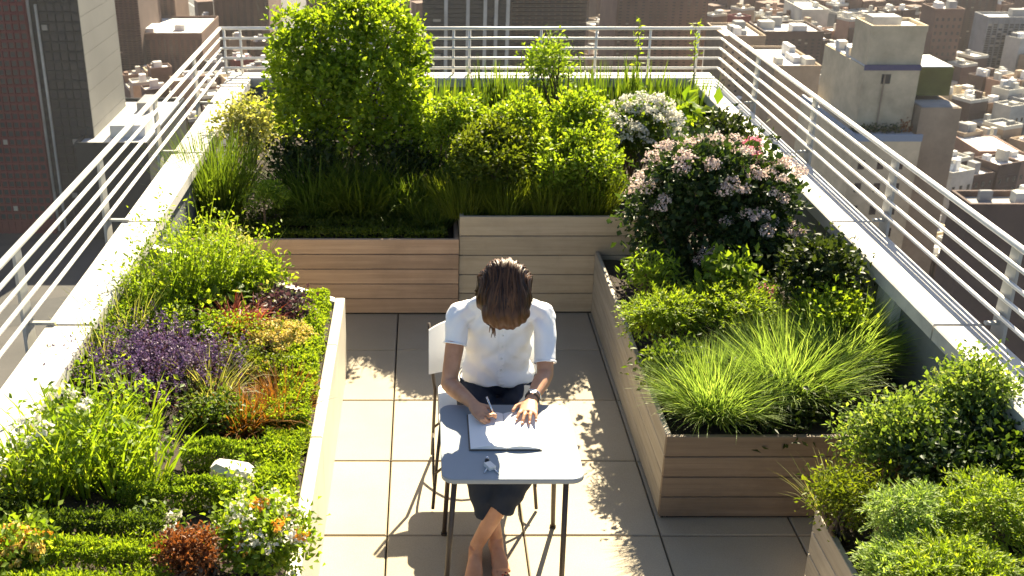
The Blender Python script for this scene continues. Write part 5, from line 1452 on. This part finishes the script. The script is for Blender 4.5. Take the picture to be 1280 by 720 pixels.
# street trees among the houses
for k in range(26):
    i=random.randint(-4,9); j=random.randint(2,14); a=i*BLK_A+random.choice((-ST/2-.5,ST/2+.5)); b=j*BLK_B+random.uniform(8,48); x,y=g2w(a,b)
    u,v=proj(x,y,GZ+6)
    if not(0<u<1280 and 0<v<320) or hidden(x,y,GZ) or blocked(u,v,y): continue
    t=thing('street_tree',(x,y,GZ),'small dark street tree between the row houses, '+('beyond the left railing' if u<300 else 'beyond the right railing')+(', farther away' if y>450 else ', nearer'),'tree','street trees in the city')
    n=260; P=np.array((x,y,GZ+6))+RNG.normal(size=(n,3))*np.array([1.7,1.7,1.5]); V,F=leaf_arrays(P,rdir(n),rdir(n),1.0,.8); arrobj('crown',V,F,LF['dark'],t)
    mb=MB(); mb.tube([(x,y,GZ),(x,y,GZ+5.5)],[.25,.15],6); mb.build('trunk',M['bark'],t)

# ================================================================== AIR, LIGHT, CAMERA
HAZE = 0.00007
if HAZE:
    mb=MB(); mb.box((-1590,-290,GZ-4),(2190,2990,34)); hz=mb.build('haze',M['gap']); tag(hz,kind='stuff')
    m,nt,out=newmat('pale_air'); v=N(nt,'ShaderNodeVolumePrincipled', Density=HAZE); v.inputs['Color'].default_value=(.92,.90,.88,1); v.inputs['Anisotropy'].default_value=.1
    nt.links.new(v.outputs[0],out.inputs['Volume']); hz.data.materials.clear(); hz.data.materials.append(m)
EL, AZ = R(40), R(16)           # the sun stands ahead and to the right
w = bpy.data.worlds.new('World'); S.world = w; w.use_nodes = True
nt = w.node_tree; nt.nodes.clear()
sky = nt.nodes.new('ShaderNodeTexSky'); sky.sky_type='NISHITA'; sky.sun_disc=False; sky.sun_elevation=EL; sky.sun_rotation=AZ
sky.air_density=.7; sky.dust_density=.8; sky.ozone_density=.6
bg = nt.nodes.new('ShaderNodeBackground'); bg.inputs['Strength'].default_value=.05
ow = nt.nodes.new('ShaderNodeOutputWorld'); nt.links.new(sky.outputs[0],bg.inputs['Color']); nt.links.new(bg.outputs[0],ow.inputs['Surface'])
sd = bpy.data.lights.new('sun','SUN'); sd.energy=5.0; sd.angle=R(.5); sd.color=(1,.875,.63)
so = bpy.data.objects.new('sun',sd); COL.objects.link(so)
tosun = Vector((math.sin(AZ)*math.cos(EL), math.cos(AZ)*math.cos(EL), math.sin(EL)))
so.rotation_euler = tosun.to_track_quat('Z','Y').to_euler(); so.location=(10,20,20)

cd = bpy.data.cameras.new('camera'); cam = bpy.data.objects.new('camera',cd); COL.objects.link(cam)
cam.location=(0,0,CAM_H); cam.rotation_euler=(PI/2-PITCH,0,0)
cd.sensor_width=36; cd.lens=36*FPX/1280; cd.shift_x=(640-U0)/1280; cd.clip_start=.05; cd.clip_end=5000
cd.dof.use_dof=True; cd.dof.focus_distance=5.2; cd.dof.aperture_fstop=6.3
S.camera=cam
S.view_settings.view_transform='Standard'; S.view_settings.look='None'; S.view_settings.gamma=1; S.view_settings.exposure=2.1
S.cycles.max_bounces=6; S.cycles.transparent_max_bounces=4; S.cycles.volume_bounces=0
